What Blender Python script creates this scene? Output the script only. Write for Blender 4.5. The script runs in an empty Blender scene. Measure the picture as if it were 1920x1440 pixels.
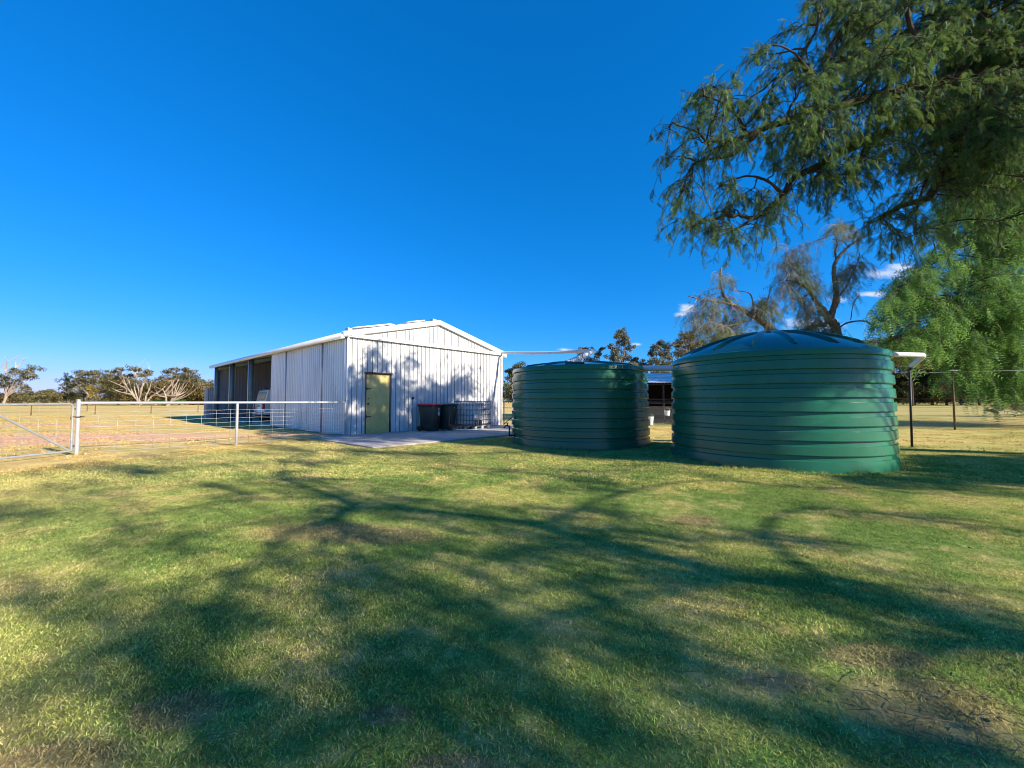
import bpy, math, random
import numpy as np
from mathutils import Vector

# ------------------------------------------------------------------ camera, sky, sun
SC = bpy.context.scene
C = SC.collection
F_PX, PITCH, H = 746.0, math.radians(2.436), 1.2
cam_d = bpy.data.cameras.new('camera')
cam = bpy.data.objects.new('camera', cam_d); C.objects.link(cam)
cam_d.sensor_width = 36.0; cam_d.lens = F_PX / 1920 * 36.0
cam_d.clip_start = 0.05; cam_d.clip_end = 3000
cam.location = (0, 0, H); cam.rotation_euler = (math.pi/2 + PITCH, 0, 0)
SC.camera = cam
SUN_EL = math.radians(25.0)
SUN_XY = np.array([0.861, -0.509])
sd = np.array([SUN_XY[0]*math.cos(SUN_EL), SUN_XY[1]*math.cos(SUN_EL), math.sin(SUN_EL)])
SC.view_settings.view_transform = 'Standard'
SC.view_settings.look = 'None'
SC.view_settings.exposure = 1.1
SC.view_settings.gamma = 1.0
SC.cycles.filter_width = 1.05
SC.view_settings.use_curve_mapping = False
sun_d = bpy.data.lights.new('sun', 'SUN'); sun_d.energy = 5.0; sun_d.angle = math.radians(0.5)
sun_d.color = (1.0, 0.90, 0.74)
sun = bpy.data.objects.new('sun', sun_d); C.objects.link(sun)
sun.rotation_euler = Vector(sd).to_track_quat('Z', 'Y').to_euler()
W = bpy.data.worlds.new('World'); SC.world = W; W.use_nodes = True
SKY_STRENGTH = 0.15
CLOUDS = [(1668, 509, 58, 10), (1700, 498, 34, 9), (1640, 550, 34, 5), (1292, 578, 20, 9), (1284, 588, 14, 5), (1530, 606, 60, 11),
          (1195, 646, 12, 3), (1062, 656, 16, 3), (1576, 560, 20, 6)]

class NT:
    """small helper for writing node trees"""
    def __init__(s, tree): s.t = tree; s.n = tree.nodes; s.l = tree.links
    def node(s, typ, **kw):
        nd = s.n.new(typ)
        for k, v in kw.items(): setattr(nd, k, v)
        return nd
    def put(s, sock, v):
        if isinstance(v, bpy.types.NodeSocket): s.l.new(v, sock)
        elif v is not None: sock.default_value = v
    def m(s, op, a, b=None, c=None, clamp=False):
        nd = s.node('ShaderNodeMath', operation=op, use_clamp=clamp)
        s.put(nd.inputs[0], a)
        if b is not None: s.put(nd.inputs[1], b)
        if c is not None: s.put(nd.inputs[2], c)
        return nd.outputs[0]
    def smooth(s, v, a, b, o0=0.0, o1=1.0):
        nd = s.node('ShaderNodeMapRange', interpolation_type='SMOOTHSTEP')
        s.put(nd.inputs[0], v); nd.inputs[1].default_value = a; nd.inputs[2].default_value = b
        nd.inputs[3].default_value = o0; nd.inputs[4].default_value = o1
        return nd.outputs[0]
    def mix(s, f, a, b, mode='MIX'):
        nd = s.node('ShaderNodeMix', data_type='RGBA', blend_type=mode)
        s.put(nd.inputs[0], f)
        s.put(nd.inputs[6], a if isinstance(a, bpy.types.NodeSocket) else (*a, 1))
        s.put(nd.inputs[7], b if isinstance(b, bpy.types.NodeSocket) else (*b, 1))
        return nd.outputs[2]
    def noise(s, vec, scale, detail=2, rough=0.5, out=0):
        nd = s.node('ShaderNodeTexNoise'); s.put(nd.inputs['Vector'], vec)
        nd.inputs['Scale'].default_value = scale; nd.inputs['Detail'].default_value = detail
        nd.inputs['Roughness'].default_value = rough
        return nd.outputs[out]
    def xyz(s, vec):
        nd = s.node('ShaderNodeSeparateXYZ'); s.put(nd.inputs[0], vec); return nd.outputs
    def mapping(s, vec, scale=(1, 1, 1), loc=(0, 0, 0)):
        nd = s.node('ShaderNodeMapping'); s.put(nd.inputs[0], vec)
        nd.inputs['Scale'].default_value = scale; nd.inputs['Location'].default_value = loc
        return nd.outputs[0]

w = NT(W.node_tree); w.n.clear()
sky = w.node('ShaderNodeTexSky', sky_type='NISHITA'); sky.sun_disc = False
sky.sun_elevation = SUN_EL; sky.sun_rotation = math.atan2(SUN_XY[0], SUN_XY[1])
sky.air_density = 1.0; sky.dust_density = 0.25; sky.ozone_density = 2.2; sky.altitude = 200
hs = w.node('ShaderNodeHueSaturation'); hs.inputs['Saturation'].default_value = 1.28; hs.inputs['Value'].default_value = 1.0
w.l.new(sky.outputs[0], hs.inputs['Color'])
tint = w.mix(1.0, hs.outputs[0], (0.80, 1.0, 1.22), 'MULTIPLY')
# a clear, deep, polarised looking blue: each channel of the sky through its own power curve
sr, sg, sb = w.xyz(tint)
ccol = w.node('ShaderNodeCombineXYZ')
for i_, (ch, a_, p_) in enumerate(((sr, 0.52, 1.58), (sg, 0.605, 0.655), (sb, 1.08, 0.70))):
    w.put(ccol.inputs[i_], w.m('MULTIPLY', w.m('POWER', w.m('MULTIPLY', ch, 0.15), p_), a_/0.15/2.14))
tint = ccol.outputs[0]
dirv = w.node('ShaderNodeTexCoord').outputs['Generated']
dx, dy, dz = w.xyz(dirv)
front = w.m('GREATER_THAN', dy, 0.05)
ysafe = w.m('MAXIMUM', dy, 0.05)
u = w.m('DIVIDE', dx, ysafe); v = w.m('DIVIDE', dz, ysafe)
cmb = w.node('ShaderNodeCombineXYZ'); w.put(cmb.inputs[0], u); w.put(cmb.inputs[1], w.m('MULTIPLY', v, 2.4))
cn = w.noise(cmb.outputs[0], 22.0, 5, 0.6)
tot = None
for (cx, cy, rx, ry) in CLOUDS:
    a = w.m('DIVIDE', w.m('SUBTRACT', u, (cx-960)/F_PX), rx*1.25/F_PX)
    b = w.m('DIVIDE', w.m('SUBTRACT', v, (752-cy)/F_PX), ry*1.35/F_PX)
    d = w.m('SQRT', w.m('ADD', w.m('MULTIPLY', a, a), w.m('MULTIPLY', b, b)))
    k = w.m('SUBTRACT', 1.0, d)
    tot = k if tot is None else w.m('MAXIMUM', tot, k)
dens = w.m('ADD', tot, w.m('MULTIPLY', w.m('SUBTRACT', cn, 0.5), 2.4))
cm = w.m('MULTIPLY', w.smooth(dens, 0.0, 1.1), front)
skyc = w.mix(w.m('MULTIPLY', cm, 0.7), tint, (2.9, 3.0, 3.15))
bg = w.node('ShaderNodeBackground'); w.l.new(skyc, bg.inputs[0]); bg.inputs[1].default_value = SKY_STRENGTH
w.l.new(bg.outputs[0], w.node('ShaderNodeOutputWorld').inputs[0])

# ------------------------------------------------------------------ helpers
def ray(px, py):
    uu = (px-960)/F_PX; vv = (720-py)/F_PX
    return np.array([uu, math.cos(PITCH)-vv*math.sin(PITCH), math.sin(PITCH)+vv*math.cos(PITCH)])
def at(px, py, d):
    r = ray(px, py); return np.array([0, 0, H]) + r*(d/r[1])
def G(px, py, z=0.0):
    r = ray(px, py); return np.array([0, 0, H]) + r*((z-H)/r[2])

def tag(o, label=None, cat=None, group=None, kind=None):
    if label: o['label'] = label
    if cat: o['category'] = cat
    if group: o['group'] = group
    if kind: o['kind'] = kind
    return o
def empty(name, loc, rz=0.0):
    o = bpy.data.objects.new(name, None); C.objects.link(o)
    o.location = tuple(float(x) for x in loc); o.rotation_euler = (0, 0, rz); o.empty_display_size = 0.2
    return o
def mesh_np(name, V, Fs, smooth=False):
    """V (n,3); Fs: list of int arrays, each (k, sides)"""
    me = bpy.data.meshes.new(name)
    V = np.asarray(V, dtype=np.float32)
    Fs = [np.asarray(f, dtype=np.int32) for f in Fs if len(f)]
    nl = sum(f.size for f in Fs); nf = sum(len(f) for f in Fs)
    me.vertices.add(len(V)); me.vertices.foreach_set('co', V.ravel())
    me.loops.add(nl); me.polygons.add(nf)
    li = np.concatenate([f.ravel() for f in Fs]) if nf else np.zeros(0, np.int32)
    me.loops.foreach_set('vertex_index', li)
    tot = np.concatenate([np.full(len(f), f.shape[1], np.int32) for f in Fs])
    start = np.concatenate([[0], np.cumsum(tot)[:-1]]).astype(np.int32)
    me.polygons.foreach_set('loop_start', start); me.polygons.foreach_set('loop_total', tot)
    if smooth: me.polygons.foreach_set('use_smooth', np.ones(nf, dtype=bool))
    me.update(calc_edges=True); me.validate()
    return me
def link(name, me, mat, parent=None):
    o = bpy.data.objects.new(name, me); C.objects.link(o)
    if mat is not None and len(me.materials) == 0: me.materials.append(mat)
    if parent is not None: o.parent = parent
    return o
def copy_tree(o, parent=None):
    c = o.copy(); C.objects.link(c); c.parent = parent
    for ch in list(o.children): copy_tree(ch, c)
    return c

def frames(P):
    """P (N,K,3) -> two unit normals per point"""
    T = np.gradient(P, axis=1); T /= np.linalg.norm(T, axis=2, keepdims=True)+1e-9
    ref = np.zeros_like(T); m = np.abs(T[..., 2:3]) > 0.92
    ref[...] = (0, 0, 1); ref = np.where(m, np.array([1.0, 0, 0]), ref)
    # one reference per strand, to avoid twisting
    ref = np.repeat(ref[:, :1], P.shape[1], axis=1)
    A = np.cross(T, ref); n = np.linalg.norm(A, axis=2, keepdims=True); A /= n+1e-9
    B = np.cross(T, A)
    return A, B
def tubes(P, R, sides=6, caps=True):
    """P (N,K,3), R (N,K) -> verts, [quads, caps]"""
    P = np.asarray(P, float); R = np.asarray(R, float)
    N, K, _ = P.shape
    A, B = frames(P)
    ang = np.arange(sides)*2*np.pi/sides
    V = P[:, :, None, :] + R[:, :, None, None]*(np.cos(ang)[None, None, :, None]*A[:, :, None, :]+np.sin(ang)[None, None, :, None]*B[:, :, None, :])
    idx = np.arange(N*K*sides).reshape(N, K, sides)
    a = idx[:, :-1, :]; b = np.roll(a, -1, axis=2); d = idx[:, 1:, :]; c = np.roll(d, -1, axis=2)
    Q = np.stack([a, b, c, d], axis=-1).reshape(-1, 4)
    Fs = [Q]
    if caps and sides >= 3:
        Fs.append(np.concatenate([idx[:, 0, ::-1], idx[:, -1, :]]))
    return V.reshape(-1, 3), Fs
class MB:
    """collects shapes for one mesh object"""
    def __init__(s): s.V = []; s.F = {}; s.n = 0
    def add(s, V, Fs):
        V = np.asarray(V, float)
        for f in Fs:
            f = np.asarray(f)
            if len(f): s.F.setdefault(f.shape[1], []).append(f+s.n)
        s.V.append(V); s.n += len(V); return s
    def box(s, c, size, rz=0.0, top=(1, 1), shift=(0, 0)):
        """c centre of the base; top = scale of the top face"""
        x, y, z = [q/2 for q in size]
        v = np.array([[-x, -y, 0], [x, -y, 0], [x, y, 0], [-x, y, 0],
                      [-x*top[0]+shift[0], -y*top[1]+shift[1], 2*z], [x*top[0]+shift[0], -y*top[1]+shift[1], 2*z],
                      [x*top[0]+shift[0], y*top[1]+shift[1], 2*z], [-x*top[0]+shift[0], y*top[1]+shift[1], 2*z]])
        cr, sr = math.cos(rz), math.sin(rz)
        v = np.stack([v[:, 0]*cr-v[:, 1]*sr, v[:, 0]*sr+v[:, 1]*cr, v[:, 2]], 1)+np.array(c)
        return s.add(v, [np.array([[0, 3, 2, 1], [4, 5, 6, 7], [0, 1, 5, 4], [1, 2, 6, 5], [2, 3, 7, 6], [3, 0, 4, 7]])])
    def tube(s, pts, r, sides=10):
        pts = np.asarray(pts, float); R = np.full(len(pts), r) if np.isscalar(r) else np.asarray(r)
        V, Fs = tubes(pts[None], R[None], sides); return s.add(V, Fs)
    def bar(s, p, q, wd, ht, up=(0, 0, 1)):
        """square bar from p to q"""
        p = np.array(p, float); q = np.array(q, float); t = q-p; t /= np.linalg.norm(t)
        a = np.cross(t, up); a /= np.linalg.norm(a); b = np.cross(a, t)
        off = [(-1, -1), (1, -1), (1, 1), (-1, 1)]
        v = [p+a*i*wd/2+b*j*ht/2 for i, j in off]+[q+a*i*wd/2+b*j*ht/2 for i, j in off]
        return s.add(v, [np.array([[0, 1, 2, 3], [7, 6, 5, 4], [0, 4, 5, 1], [1, 5, 6, 2], [2, 6, 7, 3], [3, 7, 4, 0]])])
    def lathe(s, prof, c=(0, 0, 0), seg=32, axis='z'):
        prof = np.array(prof, float); a = np.arange(seg)*2*np.pi/seg
        V = np.stack([prof[:, None, 0]*np.cos(a), prof[:, None, 0]*np.sin(a), np.repeat(prof[:, 1:2], seg, 1)], -1)
        if axis == 'x': V = V[..., [2, 0, 1]]
        if axis == 'y': V = V[..., [1, 2, 0]]
        idx = np.arange(V.shape[0]*seg).reshape(-1, seg)
        A_ = idx[:-1]; B_ = np.roll(A_, -1, 1); D_ = idx[1:]; C_ = np.roll(D_, -1, 1)
        return s.add(V.reshape(-1, 3)+np.array(c), [np.stack([A_, B_, C_, D_], -1).reshape(-1, 4)])
    def prism(s, poly, y0, y1):
        """polygon in xz, extruded in y"""
        n = len(poly)
        v = [(p[0], y0, p[1]) for p in poly]+[(p[0], y1, p[1]) for p in poly]
        s.add(v, [np.array([list(range(n))]), np.array([list(range(2*n-1, n-1, -1))]),
                  np.array([[(i+1) % n, i, n+i, n+(i+1) % n] for i in range(n)])]); return s
    def mesh(s, name, smooth=False):
        return mesh_np(name, np.concatenate(s.V), [np.concatenate(f) for f in s.F.values()], smooth)
    def build(s, name, mat, parent=None, smooth=False, bevel=0.0):
        o = link(name, s.mesh(name, smooth), mat, parent)
        if bevel:
            md = o.modifiers.new('bevel', 'BEVEL'); md.width = bevel; md.segments = 2; md.limit_method = 'ANGLE'
        if smooth: shade_angle(o)
        return o
def shade_angle(o, ang=20):
    me = o.data
    try:
        e = me.edges; me.set_sharp_from_angle(angle=math.radians(ang))
    except Exception: pass

# ------------------------------------------------------------------ materials
def new_mat(name):
    m = bpy.data.materials.new(name); m.use_nodes = True; t = NT(m.node_tree); t.n.clear()
    out = t.node('ShaderNodeOutputMaterial'); return m, t, out
def plain(name, col, rough=0.6, metal=0.0, var=0.12, scale=3.0, bump=0.0, spec=0.5, dirt=None, dirt_amt=0.0, streak=False, bscale=60):
    m, t, out = new_mat(name)
    p = t.node('ShaderNodeBsdfPrincipled')
    pos = t.node('ShaderNodeTexCoord').outputs['Object']
    vec = t.mapping(pos, (1, 1, 0.12)) if streak else pos
    n1 = t.noise(vec, scale, 4, 0.6)
    dark = tuple(c*(1-var) for c in col); light = tuple(min(1, c*(1+var)) for c in col)
    c = t.mix(t.smooth(n1, 0.3, 0.7), dark, light)
    if dirt:
        n2 = t.noise(t.mapping(pos, (1, 1, 0.35)) if streak else pos, scale*0.6+0.7, 6, 0.7)
        c = t.mix(t.m('MULTIPLY', t.smooth(n2, 0.5, 0.72), dirt_amt), c, dirt)
    t.l.new(c, p.inputs['Base Color'])
    t.put(p.inputs['Roughness'], t.smooth(n1, 0.2, 0.8, max(0.03, rough-0.08), min(1, rough+0.08)))
    p.inputs['Metallic'].default_value = metal; p.inputs['Specular IOR Level'].default_value = spec
    if bump:
        b = t.node('ShaderNodeBump'); b.inputs['Strength'].default_value = bump; b.inputs['Distance'].default_value = 0.01
        t.l.new(t.noise(pos, bscale, 4, 0.65), b.inputs['Height']); t.l.new(b.outputs[0], p.inputs['Normal'])
    t.l.new(p.outputs[0], out.inputs[0]); return m
def leaf_mat(name, cols, trans=0.35, scale=1.2):
    """cols: dark, mid, yellow"""
    m, t, out = new_mat(name)
    pos = t.node('ShaderNodeNewGeometry')
    n1 = t.noise(pos.outputs['Position'], scale, 3, 0.6)
    n2 = t.noise(pos.outputs['Position'], scale*5.3, 2, 0.6)
    c = t.mix(t.smooth(n1, 0.35, 0.65), cols[0], cols[1])
    c = t.mix(t.smooth(t.m('ADD', t.m('MULTIPLY', n1, 0.4), t.m('MULTIPLY', n2, 0.6)), 0.55, 0.68), c, cols[2])
    rnd = t.smooth(pos.outputs['Random Per Island'], 0, 1, 0.65, 1.4)
    cc = t.node('ShaderNodeMix', data_type='RGBA', blend_type='MULTIPLY'); cc.inputs[0].default_value = 1
    t.l.new(c, cc.inputs[6]); cb = t.node('ShaderNodeCombineXYZ')
    for i in range(3): t.l.new(rnd, cb.inputs[i])
    t.l.new(cb.outputs[0], cc.inputs[7]); c = cc.outputs[2]
    df = t.node('ShaderNodeBsdfDiffuse'); t.l.new(c, df.inputs[0])
    tr = t.node('ShaderNodeBsdfTranslucent'); t.l.new(t.mix(0.5, c, tuple(x*1.3 for x in cols[2])), tr.inputs[0])
    gl = t.node('ShaderNodeBsdfGlossy'); gl.inputs['Roughness'].default_value = 0.45; gl.inputs[0].default_value = (0.5, 0.5, 0.5, 1)
    m1 = t.node('ShaderNodeMixShader'); m1.inputs[0].default_value = trans
    t.l.new(df.outputs[0], m1.inputs[1]); t.l.new(tr.outputs[0], m1.inputs[2])
    m2 = t.node('ShaderNodeMixShader'); m2.inputs[0].default_value = 0.02
    t.l.new(m1.outputs[0], m2.inputs[1]); t.l.new(gl.outputs[0], m2.inputs[2])
    t.l.new(m2.outputs[0], out.inputs[0]); return m

M = {}
M['clad_white'] = plain('white_cladding', (0.60, 0.60, 0.60), 0.42, 0.0, 0.05, 1.1, 0.05, 0.5, (0.50, 0.47, 0.42), 0.35, True)
M['clad_side'] = plain('zincalume_door_sheet', (0.66, 0.68, 0.70), 0.40, 0.2, 0.10, 1.4, 0.06, 0.5, (0.38, 0.36, 0.34), 0.4, True)
M['trim_white'] = plain('white_trim', (0.82, 0.82, 0.82), 0.35, 0.0, 0.03, 2.0)
M['gutter'] = plain('gutter_metal', (0.60, 0.63, 0.68), 0.35, 0.2, 0.06, 2.0)
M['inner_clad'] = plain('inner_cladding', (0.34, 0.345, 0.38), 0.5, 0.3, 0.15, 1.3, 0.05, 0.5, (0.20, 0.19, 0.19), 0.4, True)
M['steel_blue'] = plain('painted_steel', (0.17, 0.25, 0.27), 0.5, 0.1, 0.1, 3.0)
M['purlin'] = plain('purlin_steel', (0.35, 0.33, 0.32), 0.5, 0.5, 0.1, 3.0)
M['door_khaki'] = plain('khaki_door_paint', (0.66, 0.49, 0.17), 0.5, 0.0, 0.10, 2.2, 0.08, 0.4, (0.42, 0.32, 0.12), 0.45)
M['rust'] = plain('rusty_steel', (0.12, 0.065, 0.04), 0.8, 0.2, 0.3, 9.0, 0.2)
M['black_steel'] = plain('black_steel', (0.022, 0.02, 0.02), 0.55, 0.3, 0.3, 6.0, 0.1)
M['galv'] = plain('galvanised_pipe', (0.36, 0.38, 0.40), 0.38, 0.45, 0.10, 5.0, 0.05)
M['galv_wire'] = plain('galvanised_wire', (0.36, 0.37, 0.38), 0.45, 0.4, 0.12, 8.0)
M['white_gate'] = plain('white_pipe_rail', (0.35, 0.36, 0.375), 0.40, 0.1, 0.06, 3.0, 0.03, 0.5, (0.26, 0.22, 0.19), 0.5)
M['pvc'] = plain('white_pvc', (0.58, 0.59, 0.60), 0.30, 0.0, 0.05, 2.0, 0, 0.5, (0.5, 0.47, 0.42), 0.3)
M['tank'] = plain('green_polyethylene', (0.018, 0.128, 0.070), 0.24, 0.0, 0.16, 0.8, 0.03, 0.38, (0.05, 0.115, 0.08), 0.5, False, 30)
M['tank_roof'] = plain('green_polyethylene_roof', (0.012, 0.080, 0.062), 0.12, 0.0, 0.14, 1.6, 0.04, 0.5, (0.06, 0.10, 0.08), 0.4)
M['bin'] = plain('dark_green_bin_plastic', (0.016, 0.028, 0.024), 0.45, 0.0, 0.15, 5.0, 0.05)
M['bin_lid'] = plain('dark_bin_lid_plastic', (0.02, 0.035, 0.035), 0.4, 0.0, 0.1, 5.0)
M['red_lid'] = plain('red_lid_plastic', (0.42, 0.012, 0.03), 0.4, 0.0, 0.12, 5.0)
M['rubber'] = plain('black_rubber', (0.018, 0.018, 0.018), 0.8, 0.0, 0.2, 8.0)
M['ibc'] = plain('cloudy_white_plastic', (0.68, 0.68, 0.66), 0.45, 0.0, 0.10, 2.5, 0.03, 0.5, (0.36, 0.35, 0.30), 0.4)
M['sticker'] = plain('white_sticker', (0.75, 0.75, 0.72), 0.5, 0.0, 0.03, 9.0)
M['wood'] = plain('weathered_wood', (0.30, 0.27, 0.24), 0.8, 0.0, 0.25, 14.0, 0.3)
M['cage'] = plain('dull_cage_steel', (0.085, 0.095, 0.11), 0.5, 0.3, 0.15, 6.0)
M['pallet'] = plain('pallet_plastic_steel', (0.30, 0.33, 0.36), 0.6, 0.2, 0.15, 6.0)
M['car_white'] = plain('white_car_paint', (0.72, 0.74, 0.77), 0.22, 0.0, 0.03, 1.5, 0, 0.6, (0.45, 0.36, 0.27), 0.35)
M['car_blue'] = plain('dull_blue_car_paint', (0.12, 0.17, 0.24), 0.3, 0.0, 0.05, 1.5, 0, 0.6, (0.25, 0.2, 0.16), 0.3)
M['glass_dark'] = plain('dark_glass', (0.03, 0.035, 0.04), 0.06, 0.0, 0.05, 2.0, 0, 0.8)
M['red_glass'] = plain('red_lens', (0.35, 0.01, 0.015), 0.15, 0.0, 0.1, 4.0, 0, 0.7)
M['red_load'] = plain('red_load', (0.55, 0.02, 0.03), 0.5, 0.0, 0.2, 4.0)
M['tan_load'] = plain('tan_load', (0.62, 0.50, 0.32), 0.7, 0.0, 0.25, 12.0)
M['yellow'] = plain('yellow_plate', (0.65, 0.55, 0.16), 0.4, 0.0, 0.05, 8.0)
M['roof_old'] = plain('weathered_white_roof', (0.80, 0.76, 0.72), 0.8, 0.0, 0.12, 2.5, 0.1, 0.5, (0.42, 0.36, 0.32), 0.5)
M['shed_dark'] = plain('dark_timber_wall', (0.035, 0.022, 0.02), 0.85, 0.0, 0.3, 6.0, 0.2)
M['bucket'] = plain('white_pail_plastic', (0.7, 0.7, 0.68), 0.4, 0.0, 0.05, 6.0)
M['bark_dark'] = plain('dark_rough_bark', (0.060, 0.046, 0.036), 0.9, 0.0, 0.4, 9.0, 0.7, 0.2, (0.11, 0.09, 0.06), 0.5, False, 35)
M['bark_grey'] = plain('grey_bark', (0.17, 0.135, 0.105), 0.9, 0.0, 0.35, 7.0, 0.6, 0.2, (0.10, 0.08, 0.06), 0.5, False, 30)
M['bark_white'] = plain('pale_gum_bark', (0.34, 0.275, 0.225), 0.8, 0.0, 0.2, 1.2, 0.2, 0.2, (0.30, 0.22, 0.17), 0.6)
M['litter'] = plain('dead_leaves', (0.15, 0.10, 0.055), 0.9, 0.0, 0.4, 30.0)
M['leaf_pepper'] = leaf_mat('pepper_tree_leaves', [(0.034, 0.085, 0.032), (0.070, 0.150, 0.048), (0.19, 0.26, 0.055)], 0.35, 0.9)
M['leaf_fresh'] = leaf_mat('fresh_green_leaves', [(0.050, 0.140, 0.032), (0.105, 0.245, 0.05), (0.24, 0.37, 0.09)], 0.4, 0.6)
M['leaf_dry'] = leaf_mat('half_dry_leaves', [(0.17, 0.145, 0.105), (0.10, 0.155, 0.06), (0.18, 0.26, 0.09)], 0.3, 0.9)
M['leaf_gum'] = leaf_mat('gum_leaves', [(0.085, 0.085, 0.036), (0.145, 0.135, 0.060), (0.22, 0.185, 0.08)], 0.2, 0.25)
M['leaf_grey'] = leaf_mat('grey_green_gum_leaves', [(0.105, 0.110, 0.075), (0.175, 0.170, 0.11), (0.25, 0.22, 0.14)], 0.2, 0.3)
M['leaf_olive'] = leaf_mat('olive_brown_leaves', [(0.120, 0.095, 0.038), (0.190, 0.150, 0.060), (0.28, 0.20, 0.075)], 0.2, 0.25)
M['leaf_deep'] = leaf_mat('deep_green_leaves', [(0.032, 0.042, 0.018), (0.062, 0.070, 0.028), (0.11, 0.105, 0.04)], 0.2, 0.3)
M['leaf_yellow'] = leaf_mat('yellow_leaves', [(0.22, 0.17, 0.03), (0.30, 0.22, 0.04), (0.36, 0.30, 0.06)], 0.3, 0.5)
M['twig_dry'] = plain('dry_twigs', (0.30, 0.25, 0.22), 0.9, 0.0, 0.3, 4.0)

# colour of the lawn and the paddock as a function of the place, shared by ground and blades
def ground_colour(t, pos, blades):
    x, y, z = t.xyz(pos)
    n_big = t.noise(pos, 0.35, 3, 0.55); n_mid = t.noise(pos, 1.3, 4, 0.6); n_fine = t.noise(pos, 9.0, 4, 0.7)
    n_edge = t.noise(pos, 0.8, 5, 0.7)
    wob = t.m('MULTIPLY', t.m('SUBTRACT', n_edge, 0.5), 2.6)
    # green to the right of the wire fence, dry to its left
    line = t.m('ADD', -9.1, t.m('MULTIPLY', t.m('MAXIMUM', t.m('SUBTRACT', y, 6.0), 0.0), 0.34))
    mL = t.smooth(t.m('ADD', t.m('SUBTRACT', x, line), wob), -0.4, 1.5)
    far = t.m('SUBTRACT', 13.4, t.m('MULTIPLY', t.m('MAXIMUM', x, -1.0), 0.36))
    mR = t.smooth(t.m('ADD', t.m('SUBTRACT', far, y), wob), -0.6, 1.2)
    mB = t.smooth(t.m('ADD', y, wob), -14.0, -9.0)
    lawn = t.m('MULTIPLY', t.m('MULTIPLY', mL, mR), mB)
    # lawn colours
    k = 2.25 if blades else 1.4
    g1 = tuple(c*k for c in (0.092, 0.143, 0.032)); g2 = tuple(c*k for c in (0.215, 0.218, 0.060)); g3 = tuple(c*k for c in (0.27, 0.210, 0.095))
    green = t.mix(t.smooth(t.m('ADD', t.m('MULTIPLY', n_big, 0.45), t.m('MULTIPLY', n_mid, 0.55)), 0.42, 0.58), g1, g2)
    # drier towards the fence and the slab
    dryg = t.m('ADD', t.smooth(x, -1.0, -8.5, 0.0, 0.32), t.smooth(y, 4.0, 12.0, 0.0, 0.30))
    dry_patch = t.smooth(t.m('ADD', t.m('MULTIPLY', n_mid, 0.6), t.m('MULTIPLY', n_fine, 0.4)), 0.50, 0.62)
    green = t.mix(t.m('ADD', dryg, t.m('MULTIPLY', dry_patch, 0.55), clamp=True), green, g3)
    def blob(cx, cy, rx, ry):
        a = t.m('DIVIDE', t.m('SUBTRACT', x, cx), rx); b = t.m('DIVIDE', t.m('SUBTRACT', y, cy), ry)
        d = t.m('ADD', t.m('SQRT', t.m('ADD', t.m('MULTIPLY', a, a), t.m('MULTIPLY', b, b))), t.m('MULTIPLY', t.m('SUBTRACT', n_mid, 0.5), 1.6))
        return t.smooth(d, 1.0, 0.5)
    def bp(px, py, rx, ry):
        g = G(px, py); return blob(float(g[0]), float(g[1]), rx, ry)
    brown = None
    for a in ((1740, 1330, 0.42, 0.24), (1450, 1275, 0.28, 0.10), (1640, 1230, 0.30, 0.12), (600, 995, 0.9, 0.35), (340, 1330, 0.22, 0.12), (720, 1335, 0.12, 0.06),
              (1300, 970, 0.35, 0.3), (690, 1000, 0.8, 0.3), (860, 1430, 0.2, 0.06), (90, 1420, 0.35, 0.12)):
        b = bp(*a); brown = b if brown is None else t.m('MAXIMUM', brown, b)
    soil = tuple(c*k for c in (0.20, 0.125, 0.075))
    green = t.mix(t.m('MULTIPLY', brown, 0.5), green, soil)
    # paddock colours
    s1 = (0.50, 0.35, 0.12); s2 = (0.68, 0.49, 0.18); s3 = (0.42, 0.36, 0.12)
    st = t.noise(t.mapping(pos, (0.12, 0.55, 1)), 1.0, 5, 0.65)
    straw = t.mix(t.smooth(n_mid, 0.35, 0.65), s1, s2)
    straw = t.mix(t.smooth(st, 0.50, 0.66), straw, s3)
    rgt = t.smooth(x, 0.0, 12.0)
    stg = t.noise(t.mapping(pos, (0.05, 0.30, 1), (3, 5, 0)), 1.0, 4, 0.6)
    straw = t.mix(t.m('MULTIPLY', rgt, t.smooth(stg, 0.42, 0.60, 0.25, 0.8)), straw, (0.30, 0.31, 0.08))
    dg = G(190, 818); dirt = blob(float(dg[0]), float(dg[1]), 6.5, 2.2)
    dg2 = G(60, 830); dirt = t.m('MAXIMUM', dirt, blob(float(dg2[0])-2, float(dg2[1]), 5.0, 1.5))
    dirt = t.m('MAXIMUM', dirt, blob(-7.4, 14.3, 2.2, 1.0))
    dirt = t.m('MAXIMUM', dirt, blob(-24.0, 20.0, 9.0, 1.2))
    straw = t.mix(t.m('MULTIPLY', dirt, 0.85), straw, (0.62, 0.365, 0.235))
    c = t.mix(lawn, straw, green)
    f = t.smooth(n_fine, 0.25, 0.75, 0.78, 1.22)
    cb = t.node('ShaderNodeCombineXYZ')
    for i in range(3): t.l.new(f, cb.inputs[i])
    return t.mix(1.0, c, cb.outputs[0], 'MULTIPLY'), lawn

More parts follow.
